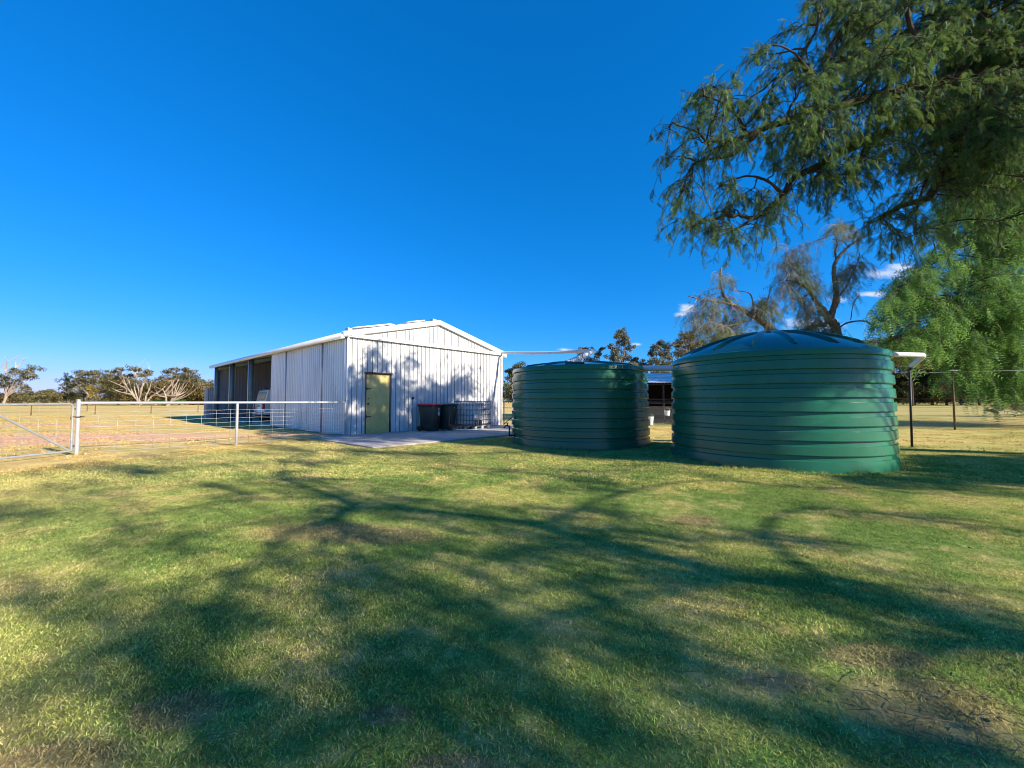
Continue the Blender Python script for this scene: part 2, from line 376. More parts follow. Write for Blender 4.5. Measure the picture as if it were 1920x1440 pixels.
m, t, out = new_mat('ground_soil_and_grass')
pos = t.node('ShaderNodeNewGeometry').outputs['Position']
gc, lawnm = ground_colour(t, pos, False)
p = t.node('ShaderNodeBsdfPrincipled'); p.inputs['Roughness'].default_value = 0.95; p.inputs['Specular IOR Level'].default_value = 0.1
t.l.new(gc, p.inputs['Base Color'])
b = t.node('ShaderNodeBump'); b.inputs['Strength'].default_value = 0.45; b.inputs['Distance'].default_value = 0.04
t.l.new(t.m('ADD', t.noise(pos, 3.0, 8, 0.75), t.m('MULTIPLY', t.noise(pos, 28.0, 4, 0.7), 0.5)), b.inputs['Height']); t.l.new(b.outputs[0], p.inputs['Normal'])
t.l.new(p.outputs[0], out.inputs[0]); M['ground'] = m

m, t, out = new_mat('grass_blades')
geo = t.node('ShaderNodeNewGeometry')
gc, lawnm = ground_colour(t, geo.outputs['Position'], True)
rnd = geo.outputs['Random Per Island']
hv = t.smooth(rnd, 0, 1, 0.42, 1.75); cb = t.node('ShaderNodeCombineXYZ')
for i in range(3): t.l.new(hv, cb.inputs[i])
gc = t.mix(1.0, gc, cb.outputs[0], 'MULTIPLY')
gc = t.mix(t.m('GREATER_THAN', rnd, 0.90), gc, (0.50, 0.42, 0.20))
df = t.node('ShaderNodeBsdfDiffuse'); t.l.new(gc, df.inputs[0])
tr = t.node('ShaderNodeBsdfTranslucent'); t.l.new(gc, tr.inputs[0])
mx = t.node('ShaderNodeMixShader'); mx.inputs[0].default_value = 0.3
t.l.new(df.outputs[0], mx.inputs[1]); t.l.new(tr.outputs[0], mx.inputs[2])
t.l.new(mx.outputs[0], out.inputs[0]); M['grass'] = m

m, t, out = new_mat('concrete_slab')
pos = t.node('ShaderNodeTexCoord').outputs['Object']
c = t.mix(t.smooth(t.noise(pos, 1.2, 6, 0.7), 0.3, 0.7), (0.30, 0.255, 0.235), (0.44, 0.39, 0.36))
c = t.mix(t.smooth(t.noise(pos, 3.1, 5, 0.7), 0.55, 0.7), c, (0.26, 0.20, 0.16))
p = t.node('ShaderNodeBsdfPrincipled'); p.inputs['Roughness'].default_value = 0.9; t.l.new(c, p.inputs['Base Color'])
b = t.node('ShaderNodeBump'); b.inputs['Strength'].default_value = 0.4; b.inputs['Distance'].default_value = 0.01
t.l.new(t.noise(pos, 40.0, 5, 0.7), b.inputs['Height']); t.l.new(b.outputs[0], p.inputs['Normal'])
t.l.new(p.outputs[0], out.inputs[0]); M['concrete'] = m

# ------------------------------------------------------------------ ground
xs = np.concatenate([-np.geomspace(900, 30, 14), np.linspace(-26, 26, 70), np.geomspace(30, 900, 14)])
ys = np.concatenate([-np.geomspace(900, 20, 10), np.linspace(-16, 36, 70), np.geomspace(40, 900, 14)])
XX, YY = np.meshgrid(xs, ys, indexing='ij')
def gz(x, y):
    """gentle unevenness of the ground, flat near the building and tanks"""
    return 0.012*np.sin(x*1.7+1.3)*np.cos(y*1.3)+0.010*np.sin(x*0.63+y*0.9)-0.015
ZZ = gz(XX, YY)*(np.hypot(XX, YY) < 30)
n0, n1 = XX.shape; idx = np.arange(n0*n1).reshape(n0, n1)
Q = np.stack([idx[:-1, :-1], idx[1:, :-1], idx[1:, 1:], idx[:-1, 1:]], -1).reshape(-1, 4)
g = link('ground', mesh_np('ground', np.stack([XX, YY, ZZ], -1).reshape(-1, 3), [Q], True), M['ground']); tag(g, kind='structure')

# ------------------------------------------------------------------ the shed
TH = math.radians(42.06)
SA = np.array([-5.686, 13.736]); GD = np.array([math.sin(TH), math.cos(TH)]); SD = np.array([-math.cos(TH), math.sin(TH)])
SW, SL, EH, RH = 7.68, 18.86, 3.55, 4.47
SRZ = math.atan2(GD[1], GD[0])       # local x = along the gable, local y = along the side, away from the gable
def S(t, s, z=0.0):                    # world point from shed coordinates
    q = SA+GD*t+SD*s; return np.array([q[0], q[1], z])
shed = empty('farm_shed', S(0, 0), SRZ)
tag(shed, 'long white corrugated steel shed with low gable roof and open vehicle bays at left', 'shed')
def roofz(x): return RH-(RH-EH)*abs(x-SW/2)/(SW/2)
def rib_profile(width, pitch, style, off=0.0):
    """list of (u, depth) across a sheet"""
    pts = []; n = int(round(width/pitch))
    for i in range(n):
        u0 = i*pitch
        if style == 'pan':   # flat pan with a narrow rib
            pts += [(u0, 0), (u0+pitch*0.40, 0.0), (u0+pitch*0.405, 0.004), (u0+pitch*0.44, 0.004), (u0+pitch*0.445, 0.0), (u0+pitch*0.80, 0), (u0+pitch*0.84, 0.022), (u0+pitch*0.96, 0.022), (u0+pitch*0.99, 0)]
        else:                # deep corrugation
            for (q_, h_) in ((0, 0), (0.26, 0), (0.42, 0.8), (0.48, 1), (0.78, 1), (0.84, 0.8)): pts.append((u0+pitch*q_, amp*h_))
    pts.append((width, 0)); return pts
amp = 0.035
def sheet(name, mat, parent, origin, ax, nrm, width, z0f, z1f, pitch=0.192, style='pan', openings=(), thick=True):
    """vertical ribbed sheet in the local frame of its parent. z0f/z1f functions of u+start"""
    prof = rib_profile(width, pitch, style)
    us = [p_[0] for p_ in prof]; ds = [p_[1] for p_ in prof]
    extra = [u_ for o in openings for u_ in (o[0], o[1]) if 0 < u_ < width]
    for e in extra:
        for du in (-0.0005, 0.0005):
            ue = e+du; ds_i = np.interp(ue, us, ds); k = int(np.searchsorted(us, ue)); us.insert(k, ue); ds.insert(k, ds_i)
    V = []; Fq = []
    o = np.array(origin, float); ax = np.array(ax, float); nrm = np.array(nrm, float)
    for i in range(len(us)-1):
        um = (us[i]+us[i+1])/2
        lo = 0.0
        for op in openings:
            if op[0] < um < op[1]: lo = op[2]
        za0, zb0 = z0f(us[i]), z0f(us[i+1])
        if lo: za0 = zb0 = lo
        b = len(V)
        for (uu, dd, zz) in ((us[i], ds[i], za0), (us[i+1], ds[i+1], zb0), (us[i+1], ds[i+1], z1f(us[i+1])), (us[i], ds[i], z1f(us[i]))):
            V.append(o+ax*uu+nrm*dd+np.array([0, 0, zz]))
        Fq.append([b, b+1, b+2, b+3])
    return link(name, mesh_np(name, V, [np.array(Fq)]), mat, parent)
DT0, DT1, DZ = 0.675, 1.62, 2.19          # door opening
M['seam_shade'] = plain('painted_seam_shade', (0.06, 0.062, 0.065), 0.8, 0.0, 0.2, 6.0)  # near-black strips paint in the shadow line beside each cladding rib
sw = 0.768
for i in range(10):
    u0 = i*sw
    sheet('wall_sheet', M['clad_white'], shed, (u0, 0, 0), (1, 0, 0), (0, -1, 0), sw, lambda u_: 0.02, lambda u_: EH-0.02,
          openings=[(DT0-u0, DT1-u0, DZ)] if (DT0 < u0+sw and DT1 > u0) else ())
    ws = C.objects['wall_sheet' if i == 0 else 'wall_sheet.%03d' % i]
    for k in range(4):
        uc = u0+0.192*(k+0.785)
        if DT0-0.02 < uc < DT1+0.02: MB().box((uc, -0.0035, DZ+0.06), (0.020, 0.004, EH-0.05-DZ-0.06)).build('seam_shade', M['seam_shade'], ws)
        else: MB().box((uc, -0.0035, 0.03), (0.020, 0.004, EH-0.06)).build('seam_shade', M['seam_shade'], ws)
    sheet('gable_sheet', M['clad_white'], shed, (u0, -0.012, 0), (1, 0, 0), (0, -1, 0), sw, lambda u_: EH-0.02, lambda u_, u0=u0: roofz(u0+u_)-0.03)
    gs = C.objects['gable_sheet' if i == 0 else 'gable_sheet.%03d' % i]
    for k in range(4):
        uc = u0+0.192*(k+0.785); MB().box((uc, -0.0155, EH-0.01), (0.020, 0.004, max(0.03, roofz(uc)-0.16-EH))).build('seam_shade', M['seam_shade'], gs)
# the flashing at eaves level, the barge boards, corner flashings
MB().box((SW/2-0.02, -0.075, EH-0.135), (SW+0.30, 0.11, 0.13)).build('gable_flashing', M['trim_white'], shed, bevel=0.008)
for sgn in (-1, 1):
    x0, x1 = (SW/2, -0.22) if sgn < 0 else (SW/2, SW+0.12)
    z0_, z1_ = RH+0.09, roofz(x1)+0.075
    mb = MB(); poly = [(x0, z0_-0.19), (x0, z0_), (x1, z1_), (x1, z1_-0.19)]
    if sgn > 0: poly = poly[::-1]
    mb.prism(poly, -0.13, -0.095); mb.build('barge_board', M['trim_white'], shed)
    mb = MB(); poly = [(x0, z0_+0.004), (x0, z0_+0.014), (x1, z1_+0.014), (x1, z1_+0.004)]
    if sgn > 0: poly = poly[::-1]
    mb.prism(poly, -0.14, 0.10); mb.build('barge_cap', M['trim_white'], shed)
MB().box((-0.022, -0.022, 0.02), (0.05, 0.10, EH-0.16)).build('corner_flashing', M['trim_white'], shed)
MB().box((SW+0.012, 0.0, 0.02), (0.05, 0.12, EH-0.16)).build('corner_flashing', M['trim_white'], shed)
# roof in sheets, ribs run down the slope
rp = SL/24.0
slen = math.hypot(SW/2+0.22, (RH-EH)*(SW/2+0.22)/(SW/2))
def roof_sheet_mesh(sgn, wdt):
    pr = rib_profile(round(wdt/0.2)*0.2, 0.2, 'pan'); k = wdt/pr[-1][0]
    V = []; 
    x1 = SW/2+(SW/2+0.20)*sgn
    for (u_, d_) in pr: V += [(SW/2, u_*k, RH+0.03+d_), (x1, u_*k, roofz(x1)+0.03+d_)]
    Fq = [[2*i, 2*i+1, 2*i+3, 2*i+2] if sgn > 0 else [2*i, 2*i+2, 2*i+3, 2*i+1] for i in range(len(pr)-1)]
    return mesh_np('roof_sheet', V, [np.array(Fq)])
for sgn in (-1, 1):
    me = roof_sheet_mesh(sgn, rp)
    for i in range(24):
        o = link('roof_sheet', me, M['clad_white'], shed); o.location = (0, i*rp-0.09*(i == 0), 0)
# things that stand proud of the front roof edge
for (xx, ln) in ((0.02, 0.16), (1.62, 0.30), (3.62, 0.20)):
    MB().box((xx, 0.02, roofz(xx)+0.10), (ln, 0.22, 0.07)).build('roof_bracket', M['galv'], shed, bevel=0.006)
for (xa, xb) in ((0.15, 1.50), (2.35, 3.05)):
    MB().bar((xa, 0.15, roofz(xa)+0.165), (xb, 0.15, roofz(xb)+0.155), 0.7, 0.035).build('roof_panel', M['trim_white'], shed)
MB().box((SW/2, SL/2, RH+0.05), (0.5, SL, 0.035), top=(0.3, 1)).build('ridge_cap', M['clad_white'], shed)
# gutters
def gutter(xc):
    mb = MB(); mb.prism([(xc-0.07, EH-0.20), (xc+0.07, EH-0.20), (xc+0.07, EH-0.03), (xc+0.055, EH-0.03), (xc+0.055, EH-0.185), (xc-0.055, EH-0.185), (xc-0.055, EH-0.03), (xc-0.07, EH-0.03)], -0.10, SL+0.25)
    return mb.build('gutter', M['gutter'], shed)
gutter(-0.24); gutter(SW+0.24)
MB().box((-0.10, SL/2, EH-0.12), (0.12, SL, 0.02)).build('soffit_strip', M['purlin'], shed)
# sliding doors of the closed part, each leaf its own piece
BAY = SL/5
amp = 0.034
lw = (2*BAY-0.02)/4
for i in range(4):
    y0 = 0.03+i*lw; off = -0.06 if i % 2 else -0.02
    amp = 0.060
    n = 10; w_ = lw-0.03
    leaf = sheet('sliding_door', M['clad_side'], shed, (off, y0+w_, 0), (0, -1, 0), (-1, 0, 0), w_, lambda u_: 0.05, lambda u_: EH-0.14, pitch=w_/n, style='round')
    for ye in (y0+0.012, y0+w_-0.012): MB().box((off-0.03, ye, 0.04), (0.035, 0.03, EH-0.18)).build('door_edge', M['gutter'], leaf)
MB().box((-0.03, BAY, EH-0.16), (0.10, 2*BAY, 0.07)).build('door_track', M['purlin'], shed)
MB().box((0.0, BAY, 0.0), (0.16, 2*BAY, 0.04)).build('door_sill', M['concrete'], shed)
# frame of the open bays
for k in (2, 3, 4, 5):
    yy = k*BAY-(0.1 if k == 5 else 0)
    pm = MB(); pm.box((0.06, yy-0.065, 0), (0.22, 0.012, EH-0.05)).box((0.06, yy+0.065, 0), (0.22, 0.012, EH-0.05)).box((0.06, yy, 0), (0.012, 0.12, EH-0.05))
    pm.build('post', M['steel_blue'], shed)
    MB().box((-0.058, yy, 0), (0.012, 0.16, EH-0.06)).build('post_flange', M['galv'], shed)
for k in range(6):
    yy = min(max(k*BAY, 0.15), SL-0.15)
    rm = MB()
    rm.bar((0.1, yy, EH-0.22), (SW/2, yy, RH-0.22), 0.10, 0.22).bar((SW/2, yy, RH-0.22), (SW-0.1, yy, EH-0.22), 0.10, 0.22)
    rm.build('rafter', M['steel_blue'], shed)
for i, xx in enumerate(np.linspace(0.25, SW-0.25, 9)):
    MB().box((xx, SL/2, roofz(xx)-0.09), (0.06, SL-0.1, 0.10)).build('purlin', M['purlin'], shed)
for zz in (1.22, 2.40, 3.35):
    MB().box((SW-0.10, SL/2, zz), (0.09, SL-0.1, 0.13)).build('girt', M['steel_blue'], shed)
# back wall, end wall and the partition between closed and open bays
amp = 0.03
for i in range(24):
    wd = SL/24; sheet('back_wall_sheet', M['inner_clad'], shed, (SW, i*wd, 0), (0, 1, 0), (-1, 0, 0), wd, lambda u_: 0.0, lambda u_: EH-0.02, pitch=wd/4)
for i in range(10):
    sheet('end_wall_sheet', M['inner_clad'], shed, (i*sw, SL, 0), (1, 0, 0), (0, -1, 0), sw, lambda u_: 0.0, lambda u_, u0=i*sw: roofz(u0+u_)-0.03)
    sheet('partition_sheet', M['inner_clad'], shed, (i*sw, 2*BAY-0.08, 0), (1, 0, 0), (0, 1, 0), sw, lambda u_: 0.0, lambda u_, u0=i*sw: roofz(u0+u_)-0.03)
fl = MB(); fl.box((SW/2, SL/2, -0.02), (SW-0.06, SL-0.06, 0.05)); fl.build('floor_slab', M['concrete'], shed)
# the khaki door
dw = DT1-DT0
dr = MB().box(((DT0+DT1)/2, 0.0, 0.03), (dw-0.02, 0.05, DZ-0.05)).build('door', M['door_khaki'], shed, bevel=0.006)
for zz in (0.62, 1.62):
    hb = MB(); hb.box((DT0+0.10, -0.036, zz), (0.17, 0.012, 0.035)).tube([(DT0+0.015, -0.04, zz-0.03), (DT0+0.015, -0.04, zz+0.07)], 0.014, 8); hb.build('hinge', M['rust'], dr)
for zz, rr in ((1.10, 0.032), (1.28, 0.018)):
    hb = MB(); hb.lathe([(0, 0), (rr, 0), (rr, 0.02), (rr*0.6, 0.045), (0, 0.05)], (DT0+0.07, -0.075, zz), 12, 'y'); hb.build('handle', M['black_steel'], dr, True)
MB().prism([(DT0-0.06, DZ+0.005), (DT0-0.06, DZ+0.045), (DT1+0.07, DZ+0.045), (DT1+0.07, DZ+0.005)], -0.12, 0.0).build('door_head_flashing', M['rust'], shed)
MB().box((DT0-0.012, -0.02, 0.02), (0.02, 0.05, DZ)).build('door_jamb', M['rust'], shed)
MB().box((DT1+0.012, -0.02, 0.02), (0.02, 0.05, DZ)).build('door_jamb', M['rust'], shed)
mb = MB(); mb.box((2.62, -0.06, 1.28), (0.07, 0.05, 0.07)); mb.build('wall_bolt', M['black_steel'], shed)
# thin downpipes standing on the front wall beside the bins
MB().tube([(2.92, -0.07, 0.02), (2.92, -0.07, 1.15)], 0.02, 8).build('conduit', M['trim_white'], shed)
# downpipe along the far corner
# ------------------------------------------------------------------ slab in front of the gable
pad = empty('concrete_slab', S(0, 0), SRZ); tag(pad, kind='structure')
# local x from -1.25 to 8.2 , local y from 0 to -4.0 ; poured in bays
xb = [-1.25, 1.1, 3.5, 5.9, 8.3]
for i in range(4):
    for (ya, yb) in ((-4.05, -2.03), (-2.02, -0.01)):
        mb = MB(); mb.box(((xb[i]+xb[i+1])/2, (ya+yb)/2, -0.06), (xb[i+1]-xb[i]-0.012, yb-ya-0.012, 0.095)); mb.build('slab_bay', M['concrete'], pad, bevel=0.01)

# ------------------------------------------------------------------ tanks
def make_tank(name, label, xy, dome_rise, rz, nribs):
    root = empty(name, (xy[0], xy[1], 0), rz); tag(root, label, 'water tank')
    R0 = 2.0
    prof = [(R0+0.015, -0.03), (R0+0.015, 0.02)]
    def R_(z): return R0-0.035*(z/2.1)
    for k in range(8):
        zd = 0.27+0.2475*k
        prof += [(R_(zd)+0.002, zd-0.094), (R_(zd)-0.002, zd-0.090), (R_(zd)-0.030, zd-0.078), (R_(zd)-0.036, zd-0.010), (R_(zd)+0.002, zd), (R_(zd)+0.006, zd+0.012)]
    prof += [(R_(2.1), 2.085), (R_(2.1)-0.01, 2.11), (R_(2.1)-0.04, 2.125)]
    V = MB().lathe(prof, seg=128)
    o = V.build('wall', M['tank'], root, smooth=True)
    # roof
    Rr = R_(2.1)-0.03; pr = []
    for k in range(15):
        a = k/14; r = Rr*(1-a); z = 2.115+dome_rise*(1-(1-a)**2.0)*1.0
        pr.append((max(r, 0.0), z))
    roof = MB().lathe(pr, seg=96).build('roof', M['tank_roof'], root, smooth=True)
    for k in range(nribs):
        a = 2*math.pi*(k+0.5)/nribs; P = []
        for q in np.linspace(0.14, 0.90, 12):
            r = Rr*q; z = 2.115+dome_rise*(1-q**2.0)+0.008
            P.append((r*math.cos(a), r*math.sin(a), z))
        P = np.array(P); w2 = 0.032; tn = np.array([-math.sin(a), math.cos(a), 0])
        V = []; 
        for i, pp in enumerate(P):
            h = 0.038 if 0 < i < len(P)-1 else 0.0
            V += [pp-tn*w2*1.5-np.array([0, 0, 0.02]), pp-tn*w2*0.7+np.array([0, 0, h]), pp+tn*w2*0.7+np.array([0, 0, h]), pp+tn*w2*1.5-np.array([0, 0, 0.02])]
        Fq = []
        for i in range(len(P)-1):
            for j in range(3): Fq.append([4*i+j, 4*i+4+j, 4*i+5+j, 4*i+1+j])
        link('roof_rib', mesh_np('roof_rib', V, [np.array(Fq)], True), M['tank_roof'], roof)
    return root
big = make_tank('water_tank', 'nearer green ribbed water tank with high domed lid, sun on its right half', (5.60, 8.65), 0.54, 0.25, 16)
mb = MB().lathe([(0.27, 0), (0.27, 0.05), (0.22, 0.07), (0, 0.08)], (0.0, 0.0, 2.635), 24); mb.build('hatch', M['tank_roof'], big, True)
small = make_tank('water_tank', 'further green ribbed water tank, almost flat lid, mostly in shade, black tap on its left', (1.985, 11.86), 0.20, 0.1, 12)
# raised inlet moulding on the further tank
ib = MB(); ib.box((-0.55, -1.45, 2.10), (0.55, 0.5, 0.10), top=(0.9, 0.9)); ib.build('inlet_box', M['tank_roof'], small, bevel=0.015)
bb = MB(); bb.prism([(-0.25, 2.14), (0.35, 2.14), (0.02, 2.33)], -0.35, -0.25); bb.build('roof_peak', M['pvc'], small)
# tap: low outlet, riser and spout, on the left side of the further tank
tp = MB(); a0 = math.pi+0.12
bx_, by_ = 2.0*math.cos(a0), 2.0*math.sin(a0)
tp.tube([(bx_+0.05, by_, 0.22), (bx_-0.13, by_-0.02, 0.22)], 0.028).tube([(bx_-0.11, by_-0.02, 0.19), (bx_-0.11, by_-0.02, 0.50)], 0.022).tube([(bx_-0.11, by_-0.02, 0.48), (bx_-0.22, by_-0.05, 0.50), (bx_-0.27, by_-0.06, 0.43)], 0.02)
tp.box((bx_-0.17, by_-0.035, 0.50), (0.03, 0.03, 0.07)).box((bx_-0.17, by_-0.035, 0.565), (0.09, 0.02, 0.015))
tp.build('tap', M['black_steel'], small)

# ------------------------------------------------------------------ pipes
def elbow(pts, rad=0.12, n=5):
    pts = [np.array(p_, float) for p_ in pts]; out_ = [pts[0]]
    for i in range(1, len(pts)-1):
        a = pts[i-1]-pts[i]; b_ = pts[i+1]-pts[i]; la, lb = np.linalg.norm(a), np.linalg.norm(b_)
        p0 = pts[i]+a/la*min(rad, la*0.45); p1 = pts[i]+b_/lb*min(rad, lb*0.45)
        for k in range(n+1):
            q = k/n; out_.append((1-q)**2*p0+2*q*(1-q)*pts[i]+q*q*p1)
    out_.append(pts[-1]); return np.array(out_)
pw1 = S(SW+0.15, 0.0, 3.33); pw1 = at(940, 661, 19.3)
e1 = at(1113, 658, 16.5); i1 = at(1046, 686, 12.2)
pipe = empty('rain_pipe', pw1); tag(pipe, 'long white roof water pipe running from the shed gutter to the further tank', 'pipe')
L_ = lambda p_, o: np.array(p_)-np.array([o.location[0], o.location[1], o.location[2]])
pl = elbow([L_(pw1, pipe), L_(e1+np.array([-0.1, 0, 0.02]), pipe)])
pl = np.linspace(pl[0], pl[-1], 24); pl[:, 2] -= 0.06*np.sin(np.linspace(0, math.pi, 24))
MB().tube(pl, 0.066, 14).build('pipe_run', M['pvc'], pipe, True)
MB().tube(elbow([pl[-1]-np.array([0.02, 0, 0]), L_(e1, pipe)+np.array([0.05, -0.05, -0.0]), L_(i1, pipe)], 0.10), 0.068, 14).build('drop_pipe', M['pvc'], pipe, True)
for q in (0.12, 0.45, 0.8):
    pp = L_(e1, pipe)*(1-q)+L_(i1, pipe)*q; d_ = (L_(i1, pipe)-L_(e1, pipe)); d_ /= np.linalg.norm(d_)
    MB().tube([pp-d_*0.05, pp+d_*0.05], 0.078, 14).build('collar', M['pvc'], pipe, True)
st = at(1092, 661, 12.6); MB().tube([L_(np.array([st[0], st[1], 2.2]), pipe), L_(st, pipe)], 0.02, 8).build('stay', M['galv'], pipe)
# balance pipe between the tanks
a_ = at(1200, 691, 10.75); b_ = at(1268, 690, 10.0)
bp_ = empty('balance_pipe', a_); tag(bp_, 'short blue-grey overflow pipe joining the two green tanks near their tops', 'pipe')
MB().tube([(0, 0, 0), tuple(b_-a_)], 0.075, 14).build('pipe_run', M['pvc'], bp_, True)
MB().tube([tuple((b_-a_)*0.02), tuple((b_-a_)*0.10)], 0.09, 14).build('collar', M['tank'], bp_, True)
# overflow pipe right of the nearer tank on its post
c0 = at(1664, 664, 9.7); c1 = at(1733, 666, 10.0); c2 = at(1709, 687, 10.35)
op = empty('overflow_pipe', c0); tag(op, 'white pipe from the right side of the nearer tank bending onto a black post', 'pipe')
MB().tube(elbow([(0, 0, 0), tuple(c1-c0), tuple(c2-c0)], 0.10, 8), 0.062, 16).build('pipe_run', M['pvc'], op, True)
mb = MB(); mb.tube([tuple(c2-c0-np.array([0.0, 0.0, 0.09])+0.0), tuple(c2-c0+np.array([-0.02, 0.03, -0.05]))], 0.07, 14); mb.build('end_collar', M['black_steel'], op, True)
pg = G(1710, 838)
po = empty('steel_post', pg); tag(po, 'black steel post right of the nearer tank carrying the white overflow pipe', 'post')
MB().tube([(0, 0, -0.1), (0.02, 0, c2[2]-0.06)], 0.026, 10).build('pole', M['black_steel'], po)
MB().tube([(-0.10, 0, c2[2]-0.01), (-0.06, 0, c2[2]-0.08), (0.02, 0, c2[2]-0.10), (0.10, 0, c2[2]-0.07), (0.13, 0, c2[2]-0.01)], 0.010, 6).build('cradle', M['rust'], po)

# ------------------------------------------------------------------ bins and container by the wall
def bin_(t_, s_, label, lid_mat, rz, stickers):
    root = empty('wheelie_bin', S(t_, -s_), SRZ+rz); root.location.z = 0.037
    tag(root, label, 'bin', 'wheelie bins against the shed wall')
    b = MB(); b.box((0, 0, 0.05), (0.46, 0.54, 0.92), top=(1.22, 1.26)); b.box((0, 0, 0.955), (0.60, 0.715, 0.035)); b.build('body', M['bin'], root, bevel=0.02)
    for sx in (-0.12, 0.12): MB().box((sx, -0.30, 0.25), (0.02, 0.05, 0.55)).build('front_rib', M['bin'], root)
    l = MB(); l.box((0, -0.02, 0.992), (0.62, 0.78, 0.075), top=(0.92, 0.92)); l.build('lid', lid_mat, root, bevel=0.012)
    hd = MB(); hd.tube([(-0.24, 0.42, 1.0), (0.24, 0.42, 1.0)], 0.018, 8); hd.box((-0.22, 0.38, 0.95), (0.04, 0.1, 0.06)).box((0.22, 0.38, 0.95), (0.04, 0.1, 0.06)); hd.build('handle', M['bin'], root)
    for sx in (-0.27, 0.27):
        MB().lathe([(0, -0.03), (0.10, -0.03), (0.10, 0.03), (0, 0.03)], (sx, 0.28, 0.10), 20, 'x').build('wheel', M['rubber'], root)
    MB().box((0, -0.26, 0.0), (0.40, 0.05, 0.06)).build('foot', M['bin'], root)
    if stickers:
        a = MB(); a.box((0.13, -0.333, 0.60), (0.12, 0.004, 0.14)); a.build('label_sticker', M['sticker'], root)
        cpts = [(0.13+0.045*math.cos(q), -0.343, 0.83+0.055*math.sin(q)) for q in np.linspace(0.7, 5.6, 12)]
        a = MB().tube(cpts, 0.014, 6); a.build('round_emblem', M['sticker'], root)
        a = MB(); 
        for k in range(4): a.box((0.13, -0.3365, 0.625+0.028*k), (0.08-0.015*(k % 2), 0.002, 0.008))
        a.build('print_lines', M['bin'], root)
    else:
        MB().box((0.08, -0.335, 0.90), (0.08, 0.004, 0.018)).build('label_sticker', M['sticker'], root)
    return root
bin_(3.02, 0.62, 'dark green wheelie bin with a red lid and white stickers against the shed wall', M['red_lid'], 0.28, True)
bin_(3.74, 0.72, 'dark wheelie bin with a dark lid between the red lidded bin and the caged container', M['bin_lid'], 0.30, False)
ib = empty('caged_container', S(4.98, -0.95), SRZ+0.28); ib.location.z = 0.037
tag(ib, 'cloudy white plastic liquid container in a steel cage on a pallet against the shed wall', 'container')
bx = MB(); bx.box((0, 0, 0.20), (1.10, 0.92, 0.90)); bx.build('bottle', M['ibc'], ib, bevel=0.06)
MB().lathe([(0.11, 0), (0.11, 0.05), (0, 0.055)], (0, 0, 1.10), 20).build('cap', M['red_lid'] if False else M['bin_lid'], ib, True)
HX, HY = 0.60, 0.50
def loop(z): return [(-HX, -HY, z), (HX, -HY, z), (HX, HY, z), (-HX, HY, z), (-HX, -HY, z)]
for z in (0.17, 0.38, 0.59, 0.80, 1.0, 1.14):
    cg = MB(); lp = loop(z)
    for i in range(4): cg.tube([lp[i], lp[i+1]], 0.013 if z < 1.1 else 0.016, 6)
    cg.build('cage_hoop', M['cage'], ib)
for i in range(9):
    x_ = -HX+2*HX*i/8
    for yy in (-HY-0.011, HY+0.011): MB().tube([(x_, yy, 0.15), (x_, yy, 1.14)], 0.012, 6).build('cage_bar', M['cage'], ib)
for i in range(1, 7):
    y_ = -HY+2*HY*i/7
    for xx in (-HX-0.011, HX+0.011): MB().tube([(xx, y_, 0.15), (xx, y_, 1.14)], 0.009, 6).build('cage_bar', M['cage'], ib)
for (x_, w_) in ((-0.57, 0.16), (-0.23, 0.14), (0.54, 0.12)):
    MB().box((x_+0.02, -HY+0.0, 0.17), (w_, 0.05, 0.20)).build('corner_guard', M['bin'], ib)
for y_ in (-0.44, -0.22, 0, 0.22, 0.44): MB().box((0, y_, 0.125), (1.2, 0.11, 0.022)).build('deck_slat', M['pallet'], ib)
for x_ in (-0.52, 0, 0.52):
    for y_ in (-0.42, 0, 0.42): MB().box((x_, y_, 0.02), (0.13, 0.13, 0.103)).build('pallet_block', M['pallet'], ib)
    MB().box((x_, 0, 0.0), (0.13, 1.0, 0.019)).build('skid', M['pallet'], ib)
MB().box((-HX-0.005, -HY-0.016, 0.46), (0.28, 0.006, 0.16)).build('sign_plate', M['sticker'], ib)
# small round log on its side by the container
lg = empty('short_log', S(5.95, -0.75)); lg.location.z = 0.037
tag(lg, 'small round cut log lying at the right end of the caged container', 'log')
MB().lathe([(0, -0.16), (0.075, -0.16), (0.08, 0.0), (0.078, 0.16), (0, 0.16)], (0, 0, 0.078), 14, 'y').build('stem', M['wood'], lg, True)

# ------------------------------------------------------------------ the two vehicles inside the open bay
def wheel(root, c, r=0.36, wdt=0.24):
    ty = MB().lathe([(r*0.62, -wdt/2), (r*0.95, -wdt/2), (r, -wdt*0.3), (r, wdt*0.3), (r*0.95, wdt/2), (r*0.62, wdt/2)], c, 28, 'x').build('tyre', M['rubber'], root, True)
    MB().lathe([(0, -wdt*0.36), (r*0.2, -wdt*0.42), (r*0.55, -wdt*0.3), (r*0.63, -wdt*0.46), (r*0.63, wdt*0.46), (r*0.55, wdt*0.3), (0, wdt*0.36)], c, 20, 'x').build('rim', M['pallet'], ty, True)
car = empty('parked_wagon', S(0.40, 11.15), SRZ); car.location.z = 0.03     # rear at local -? : rear faces the opening (local -x of the shed)
tag(car, 'white four wheel drive wagon parked in the shed with its tail to the opening', 'car')
